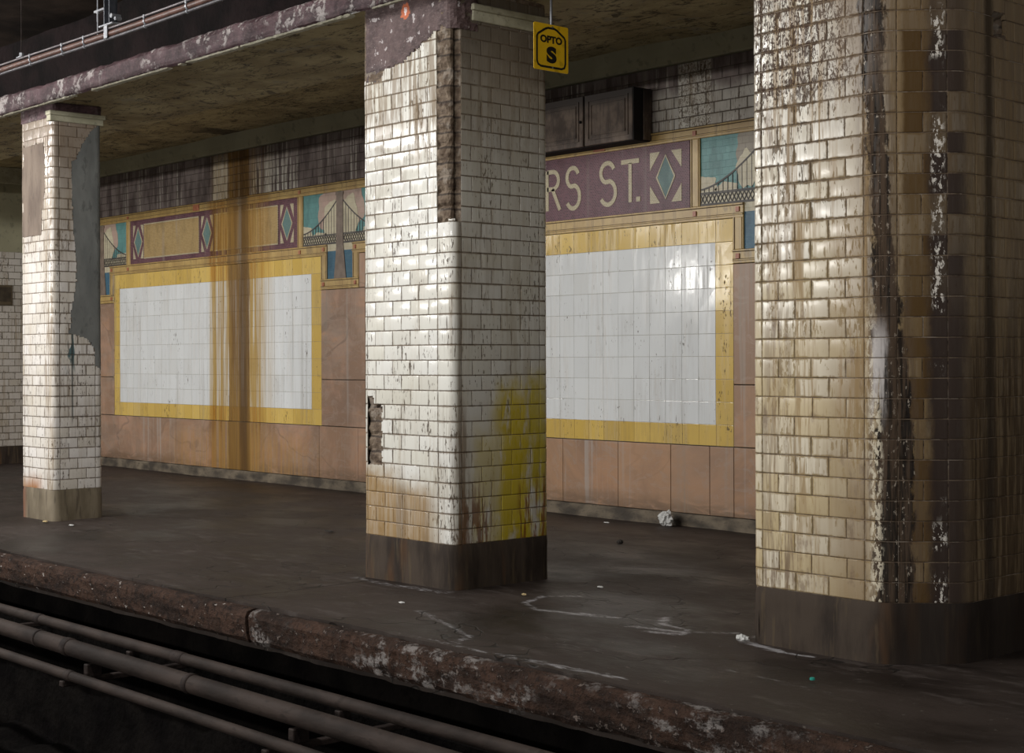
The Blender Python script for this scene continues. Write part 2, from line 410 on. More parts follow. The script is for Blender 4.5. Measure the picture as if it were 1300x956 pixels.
def ex1(t, col, rgh, s1, s2, wn):          # far left pillar
    s = sfield(t, -10.775, 5.05); fine = t.noise((40,40,2.4), 4, .65, off=(2,2,2)); w = t.mul(t.sub(t.noise((5,5,2), 4), .5), .3)
    f = t.mul(t.ss(t.add(t.Z, w), .40, .22), t.ss(s, -.1, -.3), .9); col = t.mix(f, col, (.30,.12,.03))
    f = t.mul(t.box(s, -.12, .02, .04), t.ss(fine, .47, .58), .7); col = t.mix(f, col, (.20,.14,.08))
    f = t.mul(t.ss(t.add(t.Z, w), 1.9, 2.5), .55); col = t.mix(f, col, (.24,.185,.13))
    f = t.mul(t.ss(t.add(t.Z, w), 2.4, 2.8), .6); col = t.mix(f, col, (.16,.115,.08))
    # blue paint left round the lost patch
    f = t.mul(t.box(s, .10, .20, .02), t.box(t.Z, 1.15, 1.45, .08), t.ss(t.noise((30,30,6), 3), .50, .58)); col = t.mix(t.mul(f,.9), col, (.015,.075,.09))
    f = t.mul(t.ss(t.m_('ABSOLUTE', t.sub(s, t.add(.165, t.mul(w, .03)))), .012, .002), t.box(t.Z, .75, 1.5, .05), .8); col = t.mix(f, col, (.03,.035,.03))
    return col, rgh

M = {}
M['tile2'] = glaze('white glazed tile, middle pillar', (.67,.665,.63), (.60,.585,.52), extra=ex2, rough=.12, chips=.62, streak=.4, edge=.7, ew=.0055)
M['tile3'] = glaze('white glazed tile, right pillar', (.78,.76,.70), (.70,.66,.56), extra=ex3, chips=1.15, streak=.75, edge=1.0, grout=(.05,.034,.020), ew=.0088)
M['tile1'] = glaze('white glazed tile, left pillar', (.66,.63,.60), (.58,.54,.48), extra=ex1, chips=.62, streak=.5, edge=.65)
M['panel'] = glaze('white panel tile', (.64,.655,.66), (.60,.615,.62), chips=-.25, streak=.18, stain=True, rough=.10, tw=.161, th=.161, edge=.22, grout=(.25,.23,.19), ew=.003)
M['yellow'] = glaze('yellow border tile', (.60,.42,.115), (.50,.335,.075), chips=.2, streak=.3, stain=True, rough=.14, tw=.161, th=.161, edge=.3, grout=(.28,.19,.06), ew=.003)
M['endtile'] = glaze('far wall tile', (.50,.47,.43), (.42,.39,.35), chips=.5, streak=.6, rough=.3)

def exup(t, col, rgh, s1, s2, wn):         # grimed tiles above the mosaics
    w = t.mul(t.sub(t.noise((6,6,2), 4), .5), .25); x = t.add(t.X, w)
    fine = t.noise((26,26,1.2), 4, .65, off=(1,2,3)); broad = t.noise((3.2,3.2,.3), 3, .5, off=(6,0,0))
    clean = t.mx(t.mul(t.box(x, -13.78, -13.50, .03), t.ss(t.Z, 3.36, 3.20)), t.mul(t.box(x, -13.06, -12.20, .06), t.ss(fine, .47, .56), t.ss(t.Z, 3.36, 3.0)))
    clean = t.mx(clean, t.mul(t.box(t.X, -7.34, -7.03, .01), t.add(.72, t.mul(t.ss(t.add(t.Z, w), 3.22, 3.08), .28))))
    clean = t.mx(clean, t.mul(t.ss(x, -7.62, -7.55), t.ss(t.add(t.Z, w), 3.20, 3.06), .72))
    clean = t.mx(clean, t.mul(t.ss(broad, .48, .56), t.ss(fine, .54, .62), .5))
    gr = t.mix(t.ss(t.noise((9,9,2), 5), .38, .62), (.095,.074,.070), (.20,.165,.155))
    col = t.mix(t.sub(1, clean), col, gr)
    pe = t.mul(t.ss(t.noise((60,60,40), 3, .6, dist=1), .50, .54), t.box(t.X, -7.34, -7.03, .01)); col = t.mix(t.mul(pe, .7), col, (.10,.06,.03))
    rgh = t.mx(rgh, t.mul(t.sub(1, clean), .6))
    col = wallstain(t, col, .4)
    return col, rgh
M['upper'] = glaze('grimed wall tile', (.62,.60,.54), (.55,.52,.46), extra=exup, chips=.5, streak=.5, rough=.3)

def mk_core2():
    t = NT('middle pillar mortar'); n = t.noise(20, 5); g = t.mix(t.ss(n, .35, .65), (.080,.052,.032), (.18,.135,.095))
    n2 = t.noise((14,14,60), 3); g = t.mix(t.mul(t.ss(n2, .55, .62), .5), g, (.04,.025,.018)); fr = t.m_('FRACT', t.m_('DIVIDE', t.sub(t.add(t.Z, t.mul(t.noise(9, 2), .02)), .225), .0806)); g = t.mix(t.mul(t.mx(t.ss(fr, .12, .02), t.ss(fr, .88, .98)), .85), g, (.022,.014,.010)); g = t.mix(t.mul(t.ss(t.noise(11, 4, off=(5,1,2)), .56, .62), .6), g, (.26,.22,.18)); t.bump(t.noise(60, 5), .6, .01)
    return t.done(g, .85)
M['core'] = mk_core2()
def mk_base():
    t = NT('painted pillar foot'); n = t.noise((7,7,2), 5, .6); n2 = t.noise((30,30,3), 4, off=(4,0,0))
    c = t.mix(t.ss(n, .36, .62), (.026,.019,.015), (.055,.041,.031)); c = t.mix(t.mul(t.ss(n2, .55, .68), .6), c, (.085,.062,.038))
    c = t.mix(t.mul(t.ss(t.noise((5,5,1), 3, off=(0,9,0)), .55, .66), .5), c, (.10,.05,.022)); c = t.mix(t.mul(t.ss(sfield(t, -3.475, 5.08), .0, .10), .7), c, (.012,.009,.008)); t.bump(n2, .4, .006)
    return t.done(c, .7, 0, .15)
M['base'] = mk_base()
def mk_base1():
    t = NT('left pillar foot'); n = t.noise((7,7,2), 5, .6); n2 = t.noise((30,30,5), 4, off=(4,0,0))
    c = t.mix(t.ss(n, .36, .62), (.12,.095,.060), (.19,.155,.105)); c = t.mix(t.mul(t.ss(n2, .52, .64), .6), c, (.06,.045,.03))
    s = sfield(t, -10.775, 5.05); c = t.mix(t.mul(t.ss(s, -.42, -.5), .8), c, (.16,.06,.03)); t.bump(n2, .4, .006)
    return t.done(c, .6)
M['base1'] = mk_base1()
def mk_maroon():
    t = NT('peeling maroon paint'); n = t.noise(9, 5, .65); n2 = t.noise((30,30,60), 4, .7)
    c = t.mix(t.ss(n, .36, .64), (.034,.017,.020), (.085,.048,.054)); c = t.mix(t.mul(t.ss(n2, .5, .62), .5), c, (.115,.075,.075))
    p = t.mul(t.ss(t.noise(15, 5, .75, off=(3,1,0)), .51, .56), t.ss(t.noise(2.2, 3, off=(0,4,4)), .47, .55))
    c = t.mix(t.mul(p, .70), c, (.40,.365,.35)); 
    t.bump(t.add(n2, p), .7, .008); return t.done(c, .6, 0, .3)
M['maroon'] = mk_maroon()
def mk_maroon2():
    t = NT('dull maroon coating'); n = t.noise(10, 5, .65); n2 = t.noise((40,40,90), 4, .7)
    c = t.mix(t.ss(n, .36, .64), (.050,.028,.028), (.105,.066,.064)); c = t.mix(t.mul(t.ss(n2, .5, .62), .6), c, (.15,.105,.10))
    edge = t.mul(t.ss(t.Z, 2.86, 2.74), t.ss(t.X, -6.60, -6.70)); c = t.mix(t.mul(edge, t.ss(n, .4, .6)), c, (.05,.045,.05))
    c = t.mix(t.ss(t.noise(19, 4, off=(8,1,0)), .635, .655), c, (.42,.38,.38))
    d = t.n.new('ShaderNodeVectorMath'); d.operation = 'DISTANCE'; t.L(t.P, d.inputs[0]); d.inputs[1].default_value = (-6.445, 5.04, 3.08)
    q = t.add(d.outputs['Value'], t.mul(t.sub(t.noise(40,3), .5), .06)); c = t.mix(t.ss(q, .042, .036), c, (.50,.13,.05)); c = t.mix(t.ss(q, .018, .012), c, (.8,.7,.7))
    t.bump(t.add(n2, n), .8, .01); return t.done(c, .65)
M['maroon2'] = mk_maroon2()
M['cement'] = simple('grey cement render', (.125,.130,.125), (.185,.190,.180), (5,5,2.5), .85, bump=.25)
M['brownrender'] = simple('brown render', (.10,.072,.055), (.17,.13,.10), (9,9,2.2), .75, bump=.5)
M['mould'] = simple('olive white plaster', (.30,.285,.20), (.40,.38,.28), 9, .7, bump=.3)
def mk_ceiling():
    t = NT('stained platform ceiling'); n = t.noise(1.8, 6, .65); n2 = t.noise(7, 6, .7, dist=.8)
    c = t.mix(t.ss(n, .38, .62), (.30,.24,.125), (.46,.385,.215)); c = t.mix(t.mul(t.ss(n2, .55, .63), .85), c, (.07,.05,.028))
    p = t.mul(t.ss(t.noise(5, 5, .6, off=(5,5,0)), .59, .63), t.ss(t.noise(1.2, 2, off=(1,7,0)), .5, .6)); c = t.mix(t.mul(p, .7), c, (.30,.27,.19))
    cr = t.ss(t.m_('ABSOLUTE', t.sub(t.noise((1.0,4,2), 5, .7, off=(0,2,0)), .5)), .012, .003); c = t.mix(t.mul(cr, .7), c, (.02,.014,.01))
    st = t.mul(t.box(t.add(t.X, t.mul(t.sub(n2,.5),.25)), -13.45, -13.1, .03), t.ss(t.Y, 7.6, 7.9)); c = t.mix(t.mul(st, .8), c, (.035,.02,.010))
    t.bump(t.add(n2, t.mul(cr, -1)), .6, .03); return t.done(c, .85)
M['ceil'] = mk_ceiling()
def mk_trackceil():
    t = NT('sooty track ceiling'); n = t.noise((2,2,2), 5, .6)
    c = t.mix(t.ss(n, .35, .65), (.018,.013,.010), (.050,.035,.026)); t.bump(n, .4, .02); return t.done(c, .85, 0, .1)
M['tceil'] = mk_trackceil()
M['soot_shade'] = simple('sooty shaded beam web', (.0035,.0025,.0025), (.009,.0055,.0055), 5, .9, bump=.6, bd=.02, spec=.08)  # near-black: the shade on the web is put into its colour
M['flakes'] = simple('flaking white paint', (.42,.40,.30), (.60,.57,.46), 30, .7, bump=.6)

def mk_floor():
    t = NT('grimy platform floor'); n = t.noise((1.1,1.6,1), 6, .62); n2 = t.noise((5,14,5), 5, .65, off=(2,2,0)); n3 = t.noise(60, 3)
    c = t.mix(t.ss(n, .36, .64), (.016,.0115,.0095), (.040,.029,.024))
    c = t.mix(t.mul(t.ss(n2, .50, .66), t.ss(t.noise((.9,1.5,1), 3, off=(4,4,0)), .42, .6), .6), c, (.080,.066,.060))
    c = t.mix(t.mul(t.ss(t.noise((30,30,30), 4, .7), .66, .70), .6), c, (.16,.14,.12))
    c = t.mix(t.ss(n3, .74, .76), c, (.2,.17,.14))
    a = t.n.new('ShaderNodeAttribute'); a.attribute_name = 'salt'
    wv = t.ss(t.add(a.outputs['Fac'], t.mul(t.sub(t.noise((9,26,10), 6, .75, dist=1.5), .5), 2.6)), .62, 1.25)
    c = t.mix(t.mul(wv, .9), c, (.34,.33,.34))
    jx = t.add(t.X, t.mul(t.sub(t.noise((2,6,1), 4), .5), .12))
    cr = t.mul(t.box(jx, -6.676, -6.664, .006), t.ss(t.Y, 5.0, 4.95)); c = t.mix(cr, c, (.006,.005,.004))
    lc = t.ss(t.m_('ABSOLUTE', t.sub(t.noise((.55,.8,1), 4, .6, off=(9,3,0)), .5)), .004, .001); c = t.mix(t.mul(lc, .7), c, (.006,.005,.004))
    t.bump(t.sub(t.sub(t.add(t.mul(n2,.5), t.mul(n3,.15)), cr), t.mul(lc,.6)), .45, .012)
    r = t.add(.42, t.mul(t.ss(n, .35, .65), .25)); return t.done(c, r, 0, .25)
M['floor'] = mk_floor()
def mk_edge(right):
    t = NT('broken edge concrete' if right else 'rusty edge concrete'); n = t.noise((3,6,9), 6, .65); n2 = t.noise(26, 5, .7)
    c = t.mix(t.ss(n, .36, .64), (.022,.014,.011), (.060,.034,.024)); c = t.mix(t.mul(t.ss(n2, .50, .60), .7), c, (.012,.009,.008))
    if right:
        w = t.mul(t.ss(t.noise((7,7,12), 5, .7, off=(4,0,0)), .49, .60), t.ss(t.noise((1.3,1,3), 3, off=(0,0,5)), .42, .56)); c = t.mix(t.mul(w, t.ss(n2, .40, .52), .75), c, (.26,.24,.23))
        c = t.mix(t.mul(t.ss(n2, .60, .64), .7), c, (.20,.16,.14))
    else: c = t.mix(t.ss(t.noise((20,20,40), 4, off=(1,1,1)), .67, .7), c, (.30,.27,.25))
    t.bump(t.add(n2, n), .9, .02); return t.done(c, .85, 0, .12)
M['edgeL'] = mk_edge(False); M['edgeR'] = mk_edge(True)
M['pit'] = simple('unlit track pit black', (.0025,.002,.002), (.006,.005,.0045), 4, .95, bump=.5, bd=.03, spec=.03)  # near-black colour stands in for the unlit trench
M['pipe'] = simple('dusty brown pipe', (.020,.015,.013), (.046,.034,.029), (3,3,9), .7, bump=.4, spec=.12)
M['coupling'] = simple('dark pipe coupling', (.014,.010,.009), (.034,.025,.022), 14, .7, bump=.4, spec=.12)
def mk_marble():
    t = NT('pink marble slabs'); n = t.noise((2.2,2.2,1.6), 6, .62, dist=1.6); n2 = t.noise((4,4,16), 5, .65, dist=.8); v = t.noise((1.5,1.5,1.2), 4, .6, dist=2.5, off=(3,3,3))
    c = t.mix(t.ss(n, .36, .64), (.40,.235,.160), (.30,.215,.165)); c = t.mix(t.mul(t.ss(n2, .48, .66), .5), c, (.40,.215,.105))
    bands = t.noise((1.0,1.0,4.5), 5, .6, dist=1.0, off=(5,5,1)); c = t.mix(t.mul(t.ss(bands, .50, .64), .5), c, (.20,.155,.125))
    vv = t.ss(t.m_('ABSOLUTE', t.sub(t.noise((.8,.8,1.3), 3, .5, dist=.4, off=(3,3,3)), .5)), .010, .002); c = t.mix(t.mul(vv, .55), c, (.10,.075,.06))
    c = t.mix(t.mul(t.ss(t.X, -12, -9), .65), c, (.335,.175,.080)); c = t.mix(t.mul(t.ss(t.noise((1.3,1.3,.9), 5, .7, dist=.6, off=(8,1,1)), .40, .60), .75), c, (.19,.115,.075)); c = t.mix(t.mul(t.ss(t.noise((5,5,9), 5, .75, dist=1.2, off=(1,7,2)), .50, .62), .55), c, (.30,.22,.17))
    rx, ry = t.uv('rnd'); c = t.mix(t.mul(rx, .30), c, (.42,.25,.14)); c = t.mix(t.mul(ry, .25), c, (.24,.17,.13))
    st = t.noise((20,20,.5), 4, .6, off=(7,7,0)); c = t.mix(t.mul(t.ss(st, .52, .63), t.ss(t.noise((.9,.9,.1), 3, off=(2,2,0)), .44, .58), .7), c, (.34,.30,.27))
    c = t.mix(t.mul(t.ss(t.Z, .24, .10), t.ss(n2, .3, .55), .6), c, (.09,.06,.035))
    c = wallstain(t, c); t.bump(n2, .12, .004); return t.done(c, .38, 0, .4)
M['marble'] = mk_marble()
def mk_ochre():
    t = NT('ochre terracotta moulding'); n = t.noise((7,7,5), 5, .6); st = t.noise((26,26,.8), 4)
    c = t.mix(t.ss(n, .36, .64), (.33,.215,.075), (.42,.29,.105)); c = t.mix(t.mul(t.ss(st, .54, .66), .5), c, (.20,.125,.05)); c = t.mix(t.mul(t.ss(n, .60, .68), .5), c, (.12,.08,.045))
    j = t.n.new('ShaderNodeMath'); j.operation = 'PINGPONG'; t.L(t.X, j.inputs[0]); j.inputs[1].default_value = .205
    c = t.mix(t.mul(t.ss(j.outputs[0], .004, .001), .6), c, (.08,.05,.02))
    c = wallstain(t, c); t.bump(n, .2, .004); return t.done(c, .4)
M['ochre'] = mk_ochre()
M['groove'] = simple('dark groove', (.05,.032,.016), (.09,.06,.03), 20, .7, bump=0)
M['redtile'] = simple('small red tile', (.30,.10,.055), (.38,.15,.08), 20, .4, bump=0)
def mk_mosaic(name, c1, c2, mortar, w=.022, h=.0115, stain=True, rough=.35):
    t = NT(name); mp = t.n.new('ShaderNodeCombineXYZ'); t.L(t.X, mp.inputs[0]); t.L(t.Z, mp.inputs[1])
    b = t.n.new('ShaderNodeTexBrick'); t.L(mp.outputs[0], b.inputs['Vector']); b.inputs['Scale'].default_value = 1
    b.inputs['Brick Width'].default_value = w; b.inputs['Row Height'].default_value = h; b.inputs['Mortar Size'].default_value = .0013; b.inputs['Mortar Smooth'].default_value = .2
    t.L(c1, b.inputs['Color1']); t.L(c2, b.inputs['Color2']); t.L(mortar, b.inputs['Mortar']); b.inputs['Bias'].default_value = 0
    c = b.outputs[0]; n = t.noise((7,7,3), 5, .6); c = t.mix(t.mul(t.ss(n, .52, .66), .45), c, tuple(q*.45 for q in c1))
    c = t.mix(t.mul(t.ss(t.noise((8,8,.5), 4, off=(2,0,0)), .62, .72), .4), c, (.26,.22,.19))
    if stain: c = wallstain(t, c)
    t.bump(t.add(b.outputs['Fac'], t.noise(120, 2)), .35, .002); return t.done(c, rough, 0, .22)
M['mmaroon'] = mk_mosaic('maroon mosaic', (.115,.044,.058), (.062,.023,.033), (.19,.12,.13), .024, .0125)
M['mcream'] = mk_mosaic('cream mosaic', (.52,.47,.33), (.44,.39,.26), (.22,.17,.11), .012, .0115)
M['mteal'] = mk_mosaic('teal mosaic', (.085,.17,.165), (.12,.21,.20), (.10,.13,.12), .012, .0115)
M['mochre'] = mk_mosaic('rough ochre filling', (.37,.265,.125), (.31,.215,.095), (.22,.15,.07), .03, .012)
M['sky'] = mk_mosaic('teal sky mosaic', (.105,.235,.225), (.09,.20,.195), (.07,.15,.15), .06, .05, False)
M['cloud'] = mk_mosaic('pale cloud mosaic', (.46,.42,.30), (.42,.37,.27), (.35,.30,.2), .06, .05, False)
M['pinkcloud'] = mk_mosaic('pink cloud mosaic', (.38,.27,.225), (.34,.26,.21), (.3,.2,.17), .06, .05, False)
M['greycloud'] = mk_mosaic('grey brown hill mosaic', (.22,.19,.145), (.20,.17,.13), (.15,.12,.1), .06, .05, False)
M['water'] = mk_mosaic('blue water mosaic', (.045,.115,.175), (.065,.14,.19), (.05,.10,.14), .05, .012, False)
M['ironwork'] = simple('dark bridge mosaic', (.040,.034,.032), (.065,.055,.05), 20, .5, bump=0)
M['tower'] = simple('brown bridge tower mosaic', (.13,.095,.072), (.18,.135,.105), 14, .5, bump=.1)
M['plinth'] = simple('grubby wall plinth', (.045,.036,.027), (.15,.12,.085), (5,5,9), .8, bump=.5)
def mk_cab():
    t = NT('dark painted cabinet'); n = t.noise((7,7,5), 5, .65); n2 = t.noise((30,30,4), 4)
    c = t.mix(t.ss(n, .36, .64), (.060,.040,.030), (.17,.125,.095)); c = t.mix(t.mul(t.ss(n2, .5, .62), .5), c, (.035,.022,.018)); c = t.mix(t.ss(t.Z, 3.04, 3.16), c, (.025,.017,.014))  # darker towards the top
    t.bump(n2, .3, .005); return t.done(c, .6)
M['cab'] = mk_cab()
tb = NT('pale panel mortar'); M['bed'] = tb.done(wallstain(tb, tb.mix(tb.noise(20, 3), (.30,.28,.23), (.24,.22,.18))), .8, 0, .2)
M['black'] = simple('black of recess shade and knobs', (.006,.005,.005), (.010,.008,.008), 9, .8, bump=0)
M['signyellow'] = simple('yellow sign enamel', (.70,.43,.012), (.66,.40,.010), 6, .35, bump=0)
M['signblack'] = simple('black sign paint', (.010,.009,.008), (.014,.012,.01), 6, .4, bump=0)
M['steel'] = simple('galvanised steel', (.16,.165,.18), (.24,.245,.26), 30, .45, .5, bump=.1)
M['bsteel'] = simple('dull strut steel', (.035,.038,.046), (.06,.064,.075), 20, .45, .5, bump=.1)
M['rustpipe'] = simple('red-brown conduit', (.045,.020,.014), (.08,.035,.025), 12, .5, bump=.2)
M['greypipe'] = simple('grey conduit', (.10,.09,.095), (.15,.135,.14), 12, .45, .3, bump=.2)
M['blackcable'] = simple('dark cable', (.035,.032,.036), (.06,.055,.06), 12, .5, bump=.1)
M['paper'] = simple('dirty white paper', (.50,.50,.49), (.60,.60,.58), 20, .8, bump=.2)
M['tan'] = simple('tan paper scrap', (.42,.32,.16), (.50,.40,.22), 20, .8, bump=.2)
M['pebble'] = simple('dark stone', (.015,.012,.010), (.03,.025,.02), 30, .8, bump=.3)
M['teal'] = simple('teal plastic', (.02,.30,.24), (.02,.26,.2), 20, .4, bump=0)
M['olive'] = simple('olive plaster wall', (.25,.235,.155), (.31,.29,.195), 3, .8, bump=.15)
M['plaque'] = simple('dark brown plaque', (.030,.022,.014), (.055,.042,.028), 12, .5, bump=.2)
M['plaquebrown'] = simple('plaque frame', (.07,.052,.03), (.10,.075,.045), 12, .5, bump=.2)

# ------------------------------------------------------------------ setting
D = 8.25; X0, X1 = -17.32, .6; CEIL = 3.50
# platform floor
EDGE = 3.97
def near(p, a, b):
    p, a, b = Vector(p), Vector(a), Vector(b); t = max(0, min(1, (p-a).dot(b-a)/max(1e-9, (b-a).length_squared))); return (p-(a+(b-a)*t)).length
chalk = [((-5.489,5.394),(-5.612,5.263),.03,.9),((-5.612,5.263),(-5.53,5.06),.035,1),((-5.53,5.06),(-5.354,4.969),.03,.9),((-5.354,4.969),(-5.143,5.028),.035,1),((-5.143,5.028),(-4.94,5.084),.05,1),((-4.94,5.084),(-4.78,5.16),.03,.8),
  ((-4.78,5.26),(-4.66,5.10),.05,1),((-4.66,5.12),(-4.50,5.10),.03,1.1),((-4.50,5.10),(-4.44,4.99),.03,1.1),((-4.44,4.99),(-4.60,4.93),.035,1.15),((-4.74,4.98),(-4.46,5.04),.035,1.1),((-4.46,5.06),(-4.30,5.20),.03,.9),((-5.489,5.394),(-5.30,5.50),.02,.6),
  ((-5.70,4.52),(-5.40,4.42),.03,.9),((-5.40,4.42),(-5.02,4.27),.03,.9),((-5.02,4.27),(-4.95,4.12),.05,.8),((-4.14,5.06),(-3.90,5.00),.035,1.3),((-3.90,5.0),(-3.76,5.01),.03,1.1),((-4.17,5.05),(-4.20,5.2),.03,.9),
  ((-6.85,4.99),(-6.45,4.93),.06,.75),((-6.45,4.93),(-6.05,4.98),.07,.8),((-7.6,6.6),(-6.9,6.9),.07,.55),((-8.1,6.5),(-7.5,6.55),.08,.5),((-9.9,5.5),(-8.9,5.5),.12,.45),((-9.2,5.3),(-8.6,5.2),.08,.4),((-10.5,7.0),(-9.2,7.0),.06,.4),
  ((-4.6,4.10),(-4.0,4.14),.05,.9),((-5.3,4.10),(-4.6,4.09),.03,.85),((-3.9,4.6),(-3.3,4.5),.07,.55),((-4.9,4.5),(-4.3,4.45),.10,.5)]
xs = frange(X0, -6.9, .08) + frange(-6.9, -3.2, .022)[1:] + frange(-3.2, X1, .08)[1:]
ys = frange(EDGE+.09, 5.6, .022) + frange(5.6, D+.02, .08)[1:]
fb = MB()
def ffn(x, y):
    z = N3(x*.6, y*.6, 0)*.006 + N3(x*4, y*4, 3)*.0015
    yy = y + (N3(x*3, 0, 7)*.022 if y < EDGE+.1 else 0)
    return (x, yy, min(z, .006)-.004)
fb.grid(xs, ys, ffn)
top_n = len(fb.v)
n0 = len(fb.v)
for x in xs:
    p = ffn(x, ys[0]); fb.v += [p, (p[0], p[1]+.01, -.22)]
for i in range(len(xs)-1): fb.face([n0+2*i, n0+2*i+2, n0+2*i+3, n0+2*i+1])
fl = fb.build('floor', M['floor'], recalc=False, smooth=True); put(fl, kind='structure')
at = fl.data.attributes.new('salt', 'FLOAT', 'POINT')
vals = []
for v in fl.data.vertices:
    p = (v.co.x, v.co.y); s_ = 0
    for a, b, w, k in chalk:
        if abs(p[0]-a[0]) > 1.6: continue
        d = near(p, a, b); s_ = max(s_, k*math.exp(-(d/w)**2))
    vals.append(s_)
at.data.foreach_set('value', vals)
# edge stones (nosing) : rusty stretch and the broken pale stretch
def nosing(name, xa, xb, mat, amp):
    mb = MB(); xs_ = frange(xa, xb, .022); prof = []
    q = [(EDGE+.085,-.07),(EDGE+.08,-.016),(EDGE+.05,-.010),(EDGE+.02,-.012),(EDGE,-.02),(EDGE-.008,-.045),(EDGE-.008,-.08),(EDGE-.004,-.115),(EDGE,-.15),(EDGE+.015,-.172),(EDGE+.05,-.178),(EDGE+.30,-.178)]
    n = len(q)
    def fn(x, k):
        y, z = q[int(k)]; a = amp if 1 < k < n-1 else 0
        return (x, y + a*N3(x*6, k*.9, 2, 4)*.55 + abs(a)*.4*N3(x*25, k*2.1, 5), z + a*N3(x*5, k*.8, 9, 4)*.45)
    mb.grid(xs_, list(range(n)), fn)
    for e, xx in ((0, xa), (1, xb)):
        base = 0 if e == 0 else (len(xs_)-1)*n
        mb.face([base+k for k in range(n)])
    return put(mb.build(name, mat, smooth=False), kind='structure')
nosing('trim_1', X0, -6.345, M['edgeL'], .009); nosing('trim_2', -6.315, X1, M['edgeR'], .015)
# wall under the platform, track bed
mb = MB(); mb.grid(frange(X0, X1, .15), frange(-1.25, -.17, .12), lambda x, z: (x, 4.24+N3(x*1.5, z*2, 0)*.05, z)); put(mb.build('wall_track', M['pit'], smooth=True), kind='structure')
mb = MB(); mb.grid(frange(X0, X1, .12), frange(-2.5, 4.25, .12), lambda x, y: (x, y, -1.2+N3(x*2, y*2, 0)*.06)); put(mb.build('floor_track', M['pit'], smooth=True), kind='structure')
mb = MB(); mb.box(X0, X1, 4.08, 4.235, -.52, -.40, .01); put(mb.build('trim_3', M['pit']), kind='structure')

# ceilings
mb = MB(); mb.grid(frange(X0, X1, .12), frange(6.05, D+.02, .11), lambda x, y: (x, y, CEIL+N3(x*.7, y*.9, 0)*.02)); put(mb.build('ceiling', M['ceil'], smooth=True, recalc=False), kind='structure')
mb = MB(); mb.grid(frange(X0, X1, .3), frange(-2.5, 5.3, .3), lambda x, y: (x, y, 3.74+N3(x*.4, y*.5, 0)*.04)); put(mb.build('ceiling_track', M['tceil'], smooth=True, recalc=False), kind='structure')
# cove along the wall head
mb = MB(); mb.grid(frange(X0, X1, .1), [0,1,2,3,4], lambda x, k: (x, *[(D+.02,3.335),(D-.045,3.337),(D-.055,3.35),(D-.06,3.40),(D-.10,CEIL+.03)][int(k)])); put(mb.build('trim_4', M['mould'], smooth=False), kind='structure')
mb_ = C.objects['trim_4']; mb_.data.materials[0] = M['olive']
# longitudinal beam: flange with peeling maroon paint, sooty web with shade in its colour, plaster soffit
BY0, BY1, BZ = 5.03, 6.13, 3.15
mb = MB(); xsb = frange(X0, X1, .03)
fl_prof = [(.10,.160),(.030,.155),(.008,.140),(0,.12),(-.004,.06),(0,.012),(.012,.0)]
mb.grid(xsb, list(range(len(fl_prof))), lambda x, k: (x, BY0+fl_prof[int(k)][0]+N3(x*5, k*.7, 1, 4)*.008, BZ+fl_prof[int(k)][1]+N3(x*3, k*.3, 4, 4)*.010*(1 if k>0 else 0)))
beam = mb.build('beam_face', M['maroon'], smooth=False)
mb = MB(); mb.grid(frange(X0, X1, .1), [BZ+.15, BZ+.3, BZ+.45, 3.80], lambda x, z: (x, BY0+.10+N3(x*1.5, z*3, 0)*.02, z))
web = mb.build('beam_web', M['soot_shade'], smooth=True)
mb = MB(); mb.grid(frange(X0, X1, .07), frange(BY0+.012, BY1, .07), lambda x, y: (x, y, BZ+(N3(x*1.1, y*1.6, 2, 4)*.014 if BY0+.05 < y < BY1-.01 else 0)))
soff = mb.build('beam_soffit', M['ceil'], smooth=True)
mb = MB(); mb.grid(frange(X0, X1, .3), [BZ, CEIL+.06], lambda x, z: (x, BY1, z)); inner = mb.build('beam_inner_side', M['ceil'])
mb = MB()
for x in frange(X0, X1, .014)[:-1]:
    if N3(x*1.2, 3, 3) + .35*N3(x*7, 1, 2) > -.36:
        h = .003+.012*abs(N3(x*11, 1, 1)); d_ = .010+.006*N3(x*6,2,2)
        mb.box(x, x+.0145, BY0-d_, BY0+.03, BZ-.010-h*.6, BZ-.006+h*.6)
fk = mb.build('paint_edge', M['flakes'])
bm_ = bpy.data.objects.new('ceiling_beam', None); C.objects.link(bm_); bm_.location = (-8.3, 5.6, 3.15); put(bm_, kind='structure')
bpy.context.view_layer.update()
for o in (beam, web, soff, inner, fk): o.parent = bm_; o.matrix_parent_inverse = bm_.matrix_world.inverted()

# back wall body (mortar bed behind the facings)
mb = MB(); mb.box(X0, X1, D, D+.3, -.25, 3.60); put(mb.build('wall_back', M['plinth']), kind='structure')
mb = MB(); mb.grid(frange(X0, X1, .04), [-.01,.03,.07,.088,.09], lambda x, z: (x, D-.030-(0 if z < .08 else -.012)+N3(x*6, z*6, 0)*.006 if z < .09 else D, z+(N3(x*4,0,0)*.004 if z > .05 else 0))); put(mb.build('baseboard_back', M['plinth'], smooth=False), kind='structure')

TOW = [-16.25, -11.53, -6.53, -1.60]     # bridge towers
BAYS = [(-15.985,-11.835), (-11.13,-6.834), (-6.226,-1.905)]
def Pw(y): return lambda s, off=0: (s, y-off)
def flat_tiles(mb, x0, x1, z0, z1, tw, th, y, gap=.0007, tilt=.0007, brick=False, b=.0009):
    nz = max(1, round((z1-z0)/th)); h = (z1-z0)/nz
    for j in range(nz):
        nx = max(1, round((x1-x0)/tw)); w = (x1-x0)/nx; js = [x0+w*i for i in range(nx+1)]
        if brick and j % 2: js = [x0] + [x0+w*(i+.5) for i in range(nx)] + [x1]
        for a, b_ in zip(js, js[1:]): emit_tile(mb, Pw(y), a+gap/2, b_-gap/2, z0+j*h+gap/2, z0+(j+1)*h-gap/2, [], b=b, tilt=tilt)
